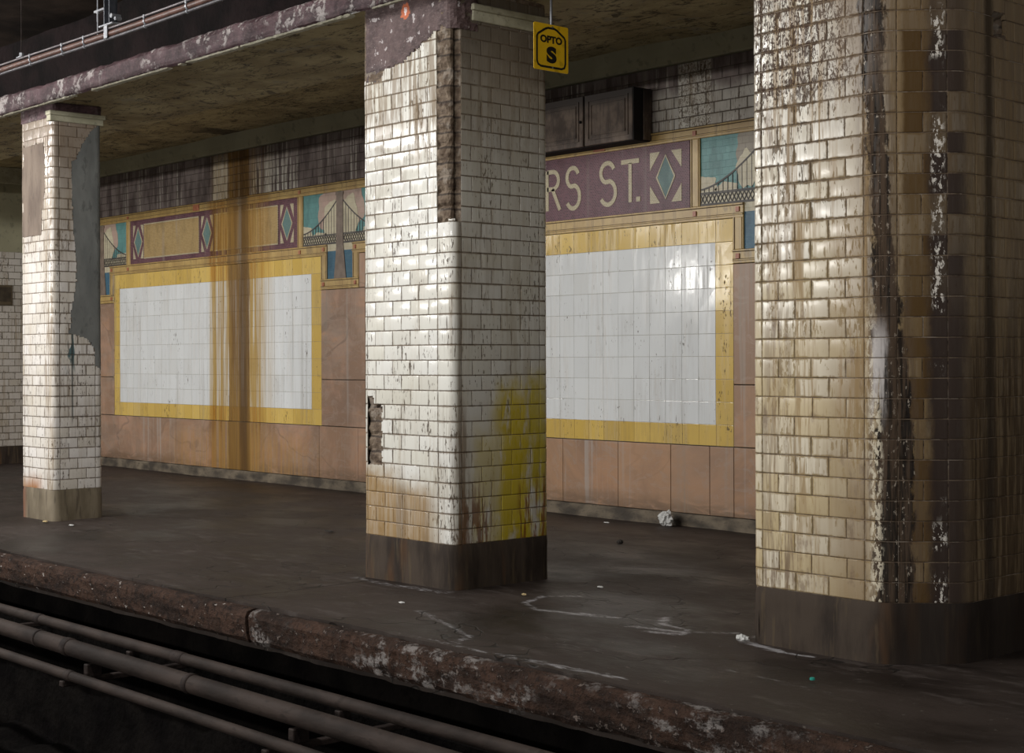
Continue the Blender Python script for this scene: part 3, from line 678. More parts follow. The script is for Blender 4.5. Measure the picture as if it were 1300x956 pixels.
# marble: dado course and piers between the bays
mb = MB(); edges = [X0]
for a, b_ in BAYS:
    pass
def slab(x0, x1, z0, z1): emit_tile(mb, Pw(D-.020), x0+.0015, x1-.0015, z0+.0015, z1-.0015, [], b=.002, tilt=.001)
x = X0
joints = [X0,-16.5,-15.85,-14.55,-13.0,-11.87,-11.25,-10.2,-9.1,-8.55,-7.95,-7.42,-7.05,-6.83,-6.2,-5.0,-3.8,-2.6,-1.4,-.3,X1]
for a, b_ in zip(joints, joints[1:]): slab(a, b_, .092, .583)
for t_ in TOW:
    rx_ = t_+(.397 if t_ == -11.53 else .300)
    slab(max(X0, t_-.300), rx_, .587, 1.02); slab(max(X0, t_-.300), rx_, 1.023, 1.865)
    if rx_ > t_+.31: slab(t_+.303, rx_, 1.868, 2.184)
put(mb.build('trim_5', M['marble']), kind='structure')
# grimed tile frieze above
mb = MB(); flat_tiles(mb, X0, X1, 2.865, 3.335, .15, .078, D-.012, gap=.003, tilt=.0012, brick=True, b=.002); put(mb.build('trim_6', M['upper']), kind='structure')
# ochre mouldings: one continuous architrave
mb = MB(); gv = MB(); rd = MB()
def strip(x0, x1, z0, z1, hor=True):
    mb.box(x0, x1, D-.024, D+.001, z0, z1, .003)
    if hor:
        mb.box(x0, x1, D-.032, D-.023, z1-.014, z1-.002, .002); mb.box(x0, x1, D-.032, D-.023, z0+.018, z0+.028, .002)
        gv.box(x0, x1, D-.0255, D-.023, z1-.019, z1-.014); gv.box(x0, x1, D-.0255, D-.023, z0+.028, z0+.032)
    else:
        mb.box(x0+.010, x0+.018, D-.030, D-.023, z0, z1, .002); mb.box(x1-.018, x1-.010, D-.030, D-.023, z0, z1, .002)
        gv.box(x0+.018, x0+.021, D-.0255, D-.023, z0, z1)
strip(X0, X1, 2.775, 2.862)
for i, t_ in enumerate(TOW):
    for sg in (-1, 1):
        a, b_ = sorted((t_+sg*.60, t_+sg*.69))
        if a > X0: strip(a, b_, 2.290, 2.775, False)
        a, b_ = sorted((t_+sg*.205, t_+sg*.300))
        if a > X0: strip(a, b_, 1.965, 2.19, False)
        for (xx, zz) in ((t_+sg*.645, 2.815), (t_+sg*.645, 2.24), (t_+sg*.252, 2.245), (t_+sg*.252, 1.918)):
            if xx-.02 > X0: rd.box(xx-.016, xx+.016, D-.0335, D-.023, zz-.018, zz+.018, .001)
    strip(max(X0, t_-.300), t_+.300, 1.868, 1.965)
for k in range(4):
    a = X0 if k == 0 else TOW[k-1]+.205; b_ = TOW[k]-.205
    if k == 0: continue
    strip(a, b_, 2.187, 2.290)
for xx in (-9.95,-8.13,-14.1,-4.0): rd.box(xx-.06, xx+.06, D-.0335, D-.023, 2.785, 2.85, .001)
orn = mb.build('trim_7', M['ochre']); put(orn, kind='structure'); put(gv.build('trim_8', M['groove']), kind='structure'); put(rd.build('trim_9', M['redtile']), kind='structure')

# advertising tile panels: yellow border with a white field
plab = ['left white glazed tile panel in a yellow border, crossed by a wide brown rust stain','clean white glazed tile panel in a yellow border between the middle and right pillars','white glazed tile panel in a yellow border beyond the right pillar']
for k, (a, b_) in enumerate(BAYS):
    root = empty('tile_panel', ((a+b_)/2, D, .585), plab[k], 'tile panel', 'white tiled panels on the back wall')
    mb = MB(); w = .163; yy = D-.014
    flat_tiles(mb, a+w, b_-w, .737, 2.025, .161, .161, yy); mb.build('white_field', M['panel'], root)
    mb = MB(); flat_tiles(mb, a, b_, .587, .737, .161, .2, yy); flat_tiles(mb, a, b_, 2.025, 2.185, .161, .2, yy); flat_tiles(mb, a, a+w, .737, 2.025, .2, .161, yy); flat_tiles(mb, b_-w, b_, .737, 2.025, .2, .161, yy)
    mb.build('yellow_border', M['yellow'], root)
    mb = MB(); mb.box(a, b_, D-.0118, D-.0008, .587, 2.185); mb.build('mortar_bed', M['bed'], root)

# plates cut in the wall plane: polygon (x,z) with a thickness
def plate(mb, pts, y, t=.004, mi=0):
    n = len(mb.v); k = len(pts)
    for (x_, z_) in pts: mb.v.append((x_, y-t, z_))
    for (x_, z_) in pts: mb.v.append((x_, y, z_))
    mb.face(list(range(n, n+k)), mi=mi)
    for i in range(k): mb.face([n+i, n+k+i, n+k+(i+1)%k, n+(i+1)%k], mi=mi)
def ribbon(mb, pts, w, y, t=.004, wfn=None, closed=False):
    pts = [Vector(p) for p in pts]; L_ = []; R_ = []
    for i, p in enumerate(pts):
        a = pts[i-1] if (i > 0 or closed) else p; b = pts[(i+1)%len(pts)] if (i < len(pts)-1 or closed) else p
        d = (b-a); d = d.normalized() if d.length > 1e-9 else Vector((1,0)); n = Vector((-d.y, d.x))
        L_.append(p+n*w/2); R_.append(p-n*w/2)
    m = len(pts); rng = range(m if closed else m-1)
    n0 = len(mb.v)
    for q in L_: mb.v.append((q.x, y-t, q.y))
    for q in R_: mb.v.append((q.x, y-t, q.y))
    for q in L_: mb.v.append((q.x, y, q.y))
    for q in R_: mb.v.append((q.x, y, q.y))
    for i in rng:
        j = (i+1)%m
        mb.face([n0+i, n0+j, n0+m+j, n0+m+i]); mb.face([n0+i, n0+2*m+i, n0+2*m+j, n0+j]); mb.face([n0+m+i, n0+m+j, n0+3*m+j, n0+3*m+i])
    if not closed:
        for i in (0, m-1): mb.face([n0+i, n0+m+i, n0+3*m+i, n0+2*m+i])

# name tablets
TZ0, TZ1 = 2.290, 2.775
def diamond(root, cx, hw=.155):
    z0, z1 = TZ0+.055, TZ1-.055; cz = (z0+z1)/2; y = D-.0145
    mb = MB(); h = (z1-z0)/2-.028; w = .088
    plate(mb, [(cx-w,cz),(cx,cz-h),(cx+w,cz),(cx,cz+h)], y, .002); mb.build('diamond', M['mteal'], root)
    mb = MB(); ribbon(mb, [(cx-w,cz),(cx,cz-h),(cx+w,cz),(cx,cz+h)], .016, y, .004, closed=True)
    for sx in (-1,1):
        for sz in (-1,1):
            plate(mb, [(cx+sx*hw, cz+sz*(z1-z0)/2), (cx+sx*.055, cz+sz*(z1-z0)/2), (cx+sx*hw, cz+sz*.055)][::sx*sz], y, .003)
    mb.build('diamond_surround', M['mcream'], root)
def letters(root, text, x, base, cap, adv):
    def arc(cx, cz, rx, rz, a0, a1, n=14): return [(cx+rx*math.cos(math.radians(a0+(a1-a0)*i/n)), cz+rz*math.sin(math.radians(a0+(a1-a0)*i/n))) for i in range(n+1)]
    G = {'C': [arc(.34,.5,.32,.48,50,310)], 'H': [[(0.02,0),(0.02,1)],[(.55,0),(.55,1)],[(.02,.5),(.55,.5)]], 'A': [[(0,0),(.32,1),(.64,0)],[(.12,.34),(.52,.34)]],
      'M': [[(0,0),(.06,1),(.38,.25),(.70,1),(.76,0)]], 'B': [[(.02,0),(.02,1)], [(.02,.98)]+arc(.24,.75,.22,.23,90,-90)+[(.02,.52)], [(.02,.5)]+arc(.27,.26,.25,.25,90,-90)+[(.02,.01)]],
      'E': [[(.46,.02),(.03,.02),(.03,.98),(.46,.98)],[(.03,.52),(.38,.52)]], 'R': [[(.03,0),(.03,1)], [(.03,.97)]+arc(.26,.74,.22,.23,90,-90)+[(.03,.51)], [(.24,.51),(.52,0)]],
      'S': [arc(.27,.745,.215,.235,25,250,16)+arc(.27,.275,.235,.255,75,-160,16)], 'T': [[(.28,0),(.28,.96)],[(0,.96),(.56,.96)]], '.': [[(.04,.0),(.04,.09)]]}
    W = {'C':.72,'H':.62,'A':.70,'M':.84,'B':.58,'E':.52,'R':.58,'S':.56,'T':.60,'.':.12,' ':.34}
    for ch in text:
        if ch != ' ':
            mb = MB()
            for st in G[ch]: ribbon(mb, [(x+p[0]*cap*adv, base+p[1]*cap) for p in st], .034 if ch != '.' else .04, D-.0145, .004)
            o = mb.build('letter', M['mcream'], root)
        x += (W[ch]*cap*adv+.070)
def tablet(a, b_, label, kind):
    root = empty('name_tablet', ((a+b_)/2, D, TZ0), label, 'sign', 'mosaic name tablets on the back wall')
    mb = MB(); mb.box(a, b_, D-.015, D-.0008, TZ0, TZ1, .001); mb.build('maroon_ground', M['mmaroon'], root)
    return root
r = tablet(-10.81, -7.232, 'maroon mosaic tablet with cream letters RS ST. above the clean white panel', 0)
diamond(r, -7.462); diamond(r, -10.58)
# letters placed so that R, S, S, T stand where the photo shows them
TX = {}
def put_letters(root, seq, cap, base):
    def arc(cx, cz, rx, rz, a0, a1, n=16): return [(cx+rx*math.cos(math.radians(a0+(a1-a0)*i/n)), cz+rz*math.sin(math.radians(a0+(a1-a0)*i/n))) for i in range(n+1)]
    G = {'C': [arc(.5,.5,.5,.48,45,315)], 'H': [[(0,0),(0,1)],[(1,0),(1,1)],[(0,.5),(1,.5)]], 'A': [[(0,0),(.5,1),(1,0)],[(.18,.34),(.82,.34)]],
      'M': [[(0,0),(.08,1),(.5,.2),(.92,1),(1,0)]], 'B': [[(.0,0),(.0,1)], [(.0,.96)]+arc(.45,.75,.45,.21,90,-90)+[(.0,.54)], [(.5,.54)]+arc(.5,.29,.5,.25,90,-90)+[(.0,.04)]],
      'E': [[(1,.03),(.0,.03),(.0,.97),(1,.97)],[(.0,.52),(.8,.52)]], 'R': [[(.0,0),(.0,1)], [(.0,.965)]+arc(.45,.75,.45,.215,90,-90)+[(.0,.535)], [(.42,.535),(1,0)]],
      'S': [arc(.48,.765,.44,.235,20,250,16)+arc(.50,.285,.50,.285,75,-150,18)], 'T': [[(.5,0),(.5,.93)],[(0,.965),(1,.965)]], '.': [[(0,.0),(0,.11)]]}
    for ch, x, w in seq:
        mb = MB()
        for st in G[ch]: ribbon(mb, [(x+p[0]*w, base+p[1]*cap) for p in st], .034 if ch != '.' else .042, D-.0145, .004)
        mb.build('letter', M['mcream'], root)
put_letters(r, [('C',-10.34,.15),('H',-10.10,.14),('A',-9.90,.17),('M',-9.66,.18),('B',-9.38,.14),('E',-9.13,.12),('R',-8.72,.145),('S',-8.50,.145),('S',-8.13,.16),('T',-7.91,.185),('.',-7.735,.02)], .315, TZ0+.085)
r = tablet(-15.56, -12.22, 'maroon framed mosaic tablet with rough ochre infills and teal diamonds, stained brown', 1)
for c_ in (-15.38, -13.90, -12.405): diamond(r, c_, .115)
for a, b_ in ((-15.24,-14.06),(-13.745,-12.56)):
    mb = MB(); mb.box(a, b_, D-.020, D-.014, TZ0+.055, TZ1-.055, .002); mb.build('ochre_infill', M['mochre'], r)
    mb = MB(); ribbon(mb, [(a,TZ0+.055),(b_,TZ0+.055),(b_,TZ1-.055),(a,TZ1-.055)], .012, D-.0145, .008, closed=True); mb.build('infill_edge', M['mcream'], r)
r = tablet(-5.81, -2.30, 'plain maroon mosaic tablet beyond the right pillar', 2); diamond(r, -5.60); diamond(r, -2.52)

# bridge pictures
blab = ['mosaic of a suspension bridge in teal and cream beside the left pillar','mosaic of a suspension bridge tower over blue water left of the middle pillar','teal and grey bridge mosaic half hidden by the right pillar','suspension bridge mosaic far right of the right pillar']
for k, t_ in enumerate(TOW):
    root = empty('bridge_mosaic', (t_, D, 1.965), blab[k], 'mosaic picture', 'bridge pictures on the back wall')
    L0 = max(X0+.01, t_-.60); R0 = t_+.60; z0, z1 = 2.290, 2.775; yb = D-.010
    mb = MB(); mb.box(L0, R0, D-.010, D-.0008, z0, z1); sky = mb.build('sky', M['sky'], root)
    def ell(cx, cz, rx, rz, mat, nm, y, wob=.12, seed=0):
        pts = []
        for i in range(40):
            a = 2*math.pi*i/40; q = 1+wob*math.sin(a*5+seed)+wob*.5*math.sin(a*9+seed*2)
            pts.append((min(R0, max(L0, cx+rx*q*math.cos(a))), min(z1, max(z0+.085, cz+rz*q*math.sin(a)))))
        m_ = MB(); plate(m_, pts[::-1], y, .002); m_.build(nm, mat, root)
    if k in (0, 1, 3):
        ell(t_-.16, 2.60, .20, .21, M['pinkcloud'], 'cloud', yb, .08, 1+k); ell(t_-.13, 2.50, .13, .20, M['cloud'], 'cloud', yb-.002, .08, 2)
        ell(t_-.55, 2.40, .10, .08, M['cloud'], 'cloud', yb, .1, 4); ell(t_-.33, 2.37, .12, .04, M['cloud'], 'cloud', yb-.002, .1, 5)
        ell(t_+.18, 2.62, .20, .22, M['pinkcloud'], 'cloud', yb, .08, 3); ell(t_+.16, 2.52, .12, .22, M['cloud'], 'cloud', yb-.002, .07, 2); ell(t_+.5, 2.38, .16, .05, M['cloud'], 'cloud', yb, .1, 9)
    else:
        ell(t_-.08, 2.66, .20, .17, M['greycloud'], 'hill', yb-.001, .07, 2); ell(t_-.18, 2.52, .09, .13, M['cloud'], 'cloud', yb-.002, .09, 6); ell(t_+.2, 2.60, .2, .2, M['pinkcloud'], 'cloud', yb-.002, .08, 1)
        ell(t_-.55, 2.43, .10, .07, M['cloud'], 'cloud', yb, .12, 4); ell(t_-.36, 2.40, .10, .045, M['cloud'], 'cloud', yb, .1, 5)
    zt = 2.735
    def cab(u): # u distance from tower
        return z0+.115 + (zt-(z0+.115))*max(0, 1-u/.62)**1.7
    mb = MB()
    for sg in (-1, 1):
        pts = [(t_+sg*(.05+.545*i/20), cab(.05+.545*i/20)) for i in range(21)]; pts = [p for p in pts if p[0] > L0]
        if len(pts) > 1: ribbon(mb, pts, .012, yb-.003, .003)
        for i in range(1, 13):
            xx = t_+sg*(.05+.043*i)
            if L0 < xx < R0: plate(mb, [(xx-.0025,z0+.08),(xx+.0025,z0+.08),(xx+.0025,cab(abs(xx-t_))),(xx-.0025,cab(abs(xx-t_)))], yb-.003, .0025)
    for zz in (z0+.004, z0+.082, z0+.092): plate(mb, [(L0,zz-.004),(R0,zz-.004),(R0,zz+.004),(L0,zz+.004)], yb-.003, .003)
    plate(mb, [(L0,z0),(R0,z0),(R0,z0+.016),(L0,z0+.016)], yb-.0025, .003)
    x_ = L0
    while x_ < R0-.035:
        for a, b_ in (((x_,z0+.016),(x_+.036,z0+.08)), ((x_,z0+.08),(x_+.036,z0+.016))): ribbon(mb, [a, b_], .006, yb-.003, .003)
        x_ += .036
    mb.build('cables_and_deck', M['ironwork'], root)
    mb = MB(); plate(mb, [(L0,z0+.012),(R0,z0+.012),(R0,z0+.085),(L0,z0+.085)], yb, .001); mb.build('deck_ground', M['cloud'], root)
    mb = MB(); mb.box(max(L0,t_-.205), t_+.205, D-.010, D-.0008, 1.965, 2.290); mb.build('water', M['water'], root)
    mb = MB(); plate(mb, [(max(L0,t_-.205),2.225),(t_+.205,2.225),(t_+.205,2.290),(max(L0,t_-.205),2.290)], yb, .001); mb.build('haze_band', M['cloud'], root)
    mb = MB(); plate(mb, [(t_-.055,z0-.02),(t_+.055,z0-.02),(t_+.05,z1-.03),(t_-.05,z1-.03)], yb-.003, .006); plate(mb, [(t_-.06,z1-.035),(t_+.06,z1-.035),(t_+.06,z1-.005),(t_-.06,z1-.005)], yb-.003, .008)
    plate(mb, [(t_-.095,1.965),(t_+.095,1.965),(t_+.055,z0-.02),(t_-.055,z0-.02)], yb-.001, .006); mb.build('tower', M['tower'], root)

# end wall on the left
mb = MB(); mb.box(X0-.25, X0, 4.0, D+.3, -.25, 3.75); put(mb.build('wall_left', M['olive']), kind='structure')
PE = lambda s, off=0: (X0+.012+off, s)
mb = MB()
nz = 29; h = (2.50-.20)/nz
for j in range(nz):
    js = [4.0, 6.0]+[6.0+.152*i+(.076 if j%2 else 0) for i in range(1,15)]; js = [4.0+.152*i+(.076 if j%2 else 0) for i in range(28)]; js = [q for q in js if q < D]+[D]
    for a, b_ in zip(js, js[1:]): emit_tile(mb, PE, a+.002, b_-.002, .20+j*h+.002, .20+(j+1)*h-.002, [])
put(mb.build('trim_10', M['endtile']), kind='structure')
mb = MB(); mb.box(X0, X0+.03, 4.0, D, -.01, .20, .004); put(mb.build('baseboard_left', M['plinth']), kind='structure')
C.objects['baseboard_left'].data.materials[0] = M['base']
mb = MB(); mb.box(X0, X0+.06, 4.0, D, 3.30, 3.50, .01); put(mb.build('trim_11', M['mould']), kind='structure')
root = empty('wall_plaque', (X0+.03, 7.50, 1.87), 'small dark brown plaque on the far left tiled wall', 'plaque')
mb = MB(); mb.box(X0+.014, X0+.035, 7.39, 7.61, 1.87, 2.105, .004); mb.build('frame', M['plaquebrown'], root)
mb = MB(); mb.box(X0+.034, X0+.040, 7.41, 7.59, 1.91, 2.08, .002); mb.build('face', M['plaque'], root)

# ------------------------------------------------------------------ pillars
PZ = .235
def core(path, z0, z1, dep, st=.02, name='pillar_core', mat=None, parent=None):
    return shell(path, z0, z1, lambda s, z: -.0030-dep(s, z), st).build(name, mat or M['core'], parent, smooth=False)
def foot(path, parent, mat):
    mb = shell(path, -.02, PZ, lambda s, z: .003+.004*N3(s*5, z*5, 1)-(.004 if z > PZ-.005 else 0), .03)
    return mb.build('pillar_foot', mat, parent, smooth=True)
def mould(path_x1, ya, yb, z0, z1, parent):
    mb = MB(); x = path_x1
    mb.box(x-.05, x+.012, ya, yb, z0, z1, .004); mb.box(x-.05, x+.028, ya-.01, yb+.012, z1-.022, z1+.012, .005)
    return mb.build('capital_moulding', M['mould'], parent)

# middle pillar
x0, x1, y0, y1 = -6.845, -6.055, 5.04, 5.73
p2 = Path([(x0,y0),(x1,y0),(x1,y1),(x0,y1)], [.045]*4)
r2 = empty('tiled_pillar', ((x0+x1)/2, (y0+y1)/2, 0), 'middle white tiled pillar with yellow paint splashed low on its side', 'pillar', 'tiled pillars along the platform')
F2 = lambda x: p2.at(0, x=x); S2 = lambda y: p2.at(1, y=y)
c2a, c2b = p2.corner[0]
bl = poly([(F2(-6.82),2.745),(F2(-6.66),2.735),(F2(-6.65),2.78),(F2(-6.55),2.80),(F2(-6.41),2.835),(F2(-6.25),2.905),(F2(-6.20),2.935),(c2b+.03,2.97)])
def front_top(s, z): return (s < c2a-.075 or s > p2.L-.03) and z > bl(s if s < p2.L/2 else 0)+.01*N3(s*14, z*14, 0)
def corner_gone(s, z): return c2a-.081+.006*N3(z*12,1,1) < s < c2b+.013 and z > 1.93+.02*N3(s*20,0,0)
def hole(s, z):
    e = .012*N3(s*22, z*22, 5)
    return F2(-6.805)+e < s < F2(-6.668)+e and .625 < z < .955+e or (F2(-6.80) < s < F2(-6.735)+e and .95 <= z < 1.00+e)
keep2 = lambda s, z: not (front_top(s, z) or corner_gone(s, z) or hole(s, z))
def dep2(s, z):
    if hole(s, z): return .020+.006*N3(s*30, z*30, 3) - .010*abs(math.sin((z-.63)/.08*math.pi))
    if corner_gone(s, z): return .020 - .024*abs(math.sin((z-.235)/.0806*math.pi))**.45 + .010*N3(s*22, z*22, 1) + .012*(abs((s-c2a+.03)/.06))**3
    return 0
core(p2, .2, 3.16, dep2, .016, parent=r2); foot(p2, r2, M['base'])
clad(p2, PZ, 3.13, .0806, .155, keep=keep2, tilt=.0019, ext=[(.0,.082),(.014,.03),(.03,.03),(.03,.02)]).build('tile_cladding', M['tile2'], r2, smooth=True)
skirted(p2, 0, c2a-.070, 2.68, 3.16, lambda s, z: front_top(s, z), lambda s, z: .002+.006*N3(s*9, z*9, 2, 5)-.006*(z<2.8), .014).build('maroon_coating', M['maroon2'], r2)
mb = shell(p2, 2.93, 3.16, lambda s, z: .004+.012*N3(s*12, z*12, 2, 5), .016, s0=c2a-.085, s1=c2b+.13); mb.build('maroon_corner', M['maroon2'], r2)
mould(x1, 5.175, 5.70, 2.985, 3.06, r2)

# left pillar
x0, x1, y0, y1 = -11.315, -10.772, 5.05, 5.462
p1 = Path([(x0,y0),(x1,y0),(x1,y1),(x0,y1)], [.04]*4)
r1 = empty('tiled_pillar', ((x0+x1)/2, (y0+y1)/2, 0), 'left white tiled pillar with bare grey cement down its right side', 'pillar', 'tiled pillars along the platform')
F1 = lambda x: p1.at(0, x=x); S1 = lambda y: p1.at(1, y=y); c1a, c1b = p1.corner[0]
sb = poly([(1.13,5.462),(1.165,5.40),(1.30,5.385),(1.372,5.335),(1.40,5.255),(1.42,5.19),(1.58,5.205),(1.75,5.240),(1.91,5.250),(2.10,5.235),(2.39,5.215),(2.71,5.205),(2.76,5.255),(2.86,5.30),(2.96,5.375),(3.0,5.42)])
def cem(s, z):
    if not (S1(5.10) < s < p1.corner[1][1]+.02) or z < 1.12: return False
    w = .010*N3(z*9, 3, 3, 4)
    if 1.13 < z < 1.385 and s > S1(5.27) : return s > S1(sb(z))+w
    if z <= 1.385: return False
    return s > S1(sb(z))+w
def brn(s, z):
    xb = poly([(2.16,-10.945),(2.35,-10.93),(2.5,-10.885),(2.84,-10.90)])(z)
    return 2.165 < z < 2.86+.012*N3(s*15,0,0) and F1(-11.30) < s < F1(xb)+.010*N3(z*9, 3, 3, 4)
keep1 = lambda s, z: not (cem(s, z) or brn(s, z))
core(p1, .2, 3.16, lambda s, z: 0, .03, parent=r1); foot(p1, r1, M['base1'])
clad(p1, PZ-.005, 3.06, .0785, .150, keep=keep1, tilt=.0009).build('tile_cladding', M['tile1'], r1, smooth=True)
skirted(p1, S1(5.10), p1.corner[1][1]+.02, 1.12, 3.02, cem, lambda s, z: -.001+.002*N3(s*5, z*4, 2), .014, depth=.015).build('cement_patch', M['cement'], r1)
skirted(p1, F1(-11.30), F1(-10.86), 2.15, 2.9, brn, lambda s, z: .001+.003*N3(s*6, z*3, 2), .014, depth=.015).build('brown_render_patch', M['brownrender'], r1)
mb = shell(p1, 3.04, 3.16, lambda s, z: .006+.006*N3(s*12, z*12, 2, 5), .02); mb.build('maroon_collar', M['maroon'], r1)
mould(x1, 5.035, 5.47, 3.01, 3.075, r1)

# right pillar, splayed corners
x0, y0 = -4.118, 5.08
V = [(x0,y0),(-3.475,y0),(-3.235,5.32),(-3.235,6.05),(-3.475,6.29),(x0,6.29)]
p3 = Path(V, [.04,.13,.13,.13,.13,.04])
r3 = empty('tiled_pillar', (-3.7, 5.65, 0), 'broad right tiled pillar with splayed corner, yellowed tiles and a black seep', 'pillar', 'tiled pillars along the platform')
def keep3(s, z):
    q = p3.at(2, y=5.52)
    return not (q < s < q+.10 and 2.50 < z < 2.60)
core(p3, .2, 3.2, lambda s, z: (0 if keep3(s, z) else .05), .025, parent=r3); foot(p3, r3, M['base'])
clad(p3, PZ, 3.14, .0807, .150, keep=keep3, tilt=.0016, ext=.018).build('tile_cladding', M['tile3'], r3, smooth=True)
mb = shell(p3, 3.12, 3.2, lambda s, z: .012, .05); mb.build('capital_band', M['maroon'], r3)

# ------------------------------------------------------------------ wall cabinet
root = empty('wall_cabinet', (-8.3, D, 2.80), 'dark brown panelled cabinet fixed high on the wall above the name tablet', 'cabinet')
cy = 8.05; CX0, CX1 = -9.14, -7.605
mb = MB(); mb.box(CX0, CX1, cy+.012, D-.02, 2.80, 3.19, .004)
mb.box(CX1-.09, CX1+.004, cy-.006, cy+.02, 2.80, 3.19, .002)
mb.build('cabinet_body', M['black'], root)  # black body stands in for shade in the side slot and door gaps
mb = MB(); mb.box(CX1+.001, CX1+.012, cy+.095, D-.02, 2.81, 3.18, .002); mb.build('side_panel', M['cab'], root)
for k in range(3):
    a = CX0+.01+k*.512; b_ = a+.495; dr = MB()
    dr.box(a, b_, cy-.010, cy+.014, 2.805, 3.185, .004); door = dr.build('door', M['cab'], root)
    pn = MB()
    for q, w_ in ((.045,.014),(.075,.012)):
        ribbon(pn, [(a+q,2.805+q),(b_-q,2.805+q),(b_-q,3.185-q),(a+q,3.185-q)], w_, cy-.009, .008, closed=True)
    pn2 = pn.build('panel_moulding', M['cab'], root); pn2.parent = door
    if k < 2:
        kn = MB(); kn.tube([(b_-.02, cy-.010, 2.99),(b_-.02, cy-.022, 2.99),(b_-.02, cy-.030, 2.99)], [.008,.012,.008], 10); kb = kn.build('knob', M['black'], root); kb.parent = door

# ------------------------------------------------------------------ hanging sign
SX = -5.80; sy0, sy1, sz0, sz1 = 5.382, 5.632, 2.722, 2.968
root = empty('hanging_sign', (SX, 5.516, 3.14), 'yellow metal sign reading OPTO S hanging from a rod beside the middle pillar', 'sign')
def rr(y0, y1, z0, z1, r, n=6):
    P_ = []
    for cx, cz, a0 in ((y1-r,z1-r,0),(y0+r,z1-r,90),(y0+r,z0+r,180),(y1-r,z0+r,270)):
        for i in range(n+1): a = math.radians(a0+90*i/n); P_.append((cx+r*math.cos(a), cz+r*math.sin(a)))
    return P_
def plateX(mb, pts, x, t):
    n = len(mb.v); k = len(pts)
    for (a, z_) in pts: mb.v.append((x+t, a, z_))
    for (a, z_) in pts: mb.v.append((x, a, z_))
    mb.face(list(range(n, n+k))); mb.face([n+k+i for i in range(k)][::-1])
    for i in range(k): mb.face([n+i, n+(i+1)%k, n+k+(i+1)%k, n+k+i])
mb = MB(); plateX(mb, rr(sy0, sy1, sz0, sz1, .010), SX-.0015, .003); mb.build('sign_plate', M['signyellow'], root)
# black outline with cut upper corners
a, b_ = sy0+.022, sy1-.022; c_, d_ = sz0+.020, sz1-.020; q = .045
out = [(a+.028,c_),(b_-.028,c_),(b_-.008,c_+.008),(b_,c_+.028),(b_,d_-.052),(b_-.008,d_-.038),(b_-.062,d_-.006),(b_-.080,d_),(a+.080,d_),(a+.062,d_-.006),(a+.008,d_-.038),(a,d_-.052),(a,c_+.028),(a+.008,c_+.008)]
mb = MB(); pv = [Vector(p) for p in out]; n = len(pv); n0 = 0; xx = SX+.0016
for i, p in enumerate(pv):
    d = (pv[(i+1)%n]-pv[i-1]).normalized(); nn = Vector((-d.y, d.x))
    for s_ in (.0058, -.0058): mb.v.append((xx, p.x+nn.x*s_, p.y+nn.y*s_)); mb.v.append((xx+.0006, p.x+nn.x*s_, p.y+nn.y*s_))
for i in range(n):
    j = (i+1)%n; A = 4*i; B = 4*j
    mb.face([A+1, B+1, B+3, A+3]); mb.face([A, B, B+1, A+1]); mb.face([A+2, A+3, B+3, B+2])
mb.build('black_outline', M['signblack'], root)
def text(body, cy_, cz_, width, height, nm, bold):
    cu = bpy.data.curves.new(nm, 'FONT'); cu.body = body; cu.size = 1; cu.align_x = 'CENTER'; cu.extrude = .01; cu.offset = bold
    to = bpy.data.objects.new('t', cu); C.objects.link(to); bpy.context.view_layer.update()
    me = bpy.data.meshes.new_from_object(to.evaluated_get(bpy.context.evaluated_depsgraph_get())); bpy.data.objects.remove(to); bpy.data.curves.remove(cu)
    X_ = [v.co.x for v in me.vertices]; Y_ = [v.co.y for v in me.vertices]; mx_, Mx, my, My = min(X_), max(X_), min(Y_), max(Y_)
    for v in me.vertices:
        yy = cy_+((v.co.x-mx_)/(Mx-mx_)-.5)*width; zz = cz_+((v.co.y-my)/(My-my)-.5)*height; xx_ = SX+.0016+(.0008 if v.co.z > 0 else 0)
        v.co = Vector((xx_, yy, zz)) - root.location
    me.materials.clear(); me.materials.append(M['signblack']); o = bpy.data.objects.new(nm, me); C.objects.link(o); o.parent = root
text('OPTO', (sy0+sy1)/2, 2.888, .158, .040, 'lettering', .046)
text('S', (sy0+sy1)/2+.002, 2.808, .072, .088, 'lettering', .06)
mb = MB(); mb.tube([(SX-.008,5.516,3.16),(SX-.008,5.516,2.74)], .007, 12); mb.build('hanging_rod', M['steel'], root)
for zz in (2.955, 2.742):
    mb = MB(); mb.tube([(SX+.001,5.516,zz),(SX+.005,5.516,zz)], .005, 8); mb.build('bolt', M['steel'], root)

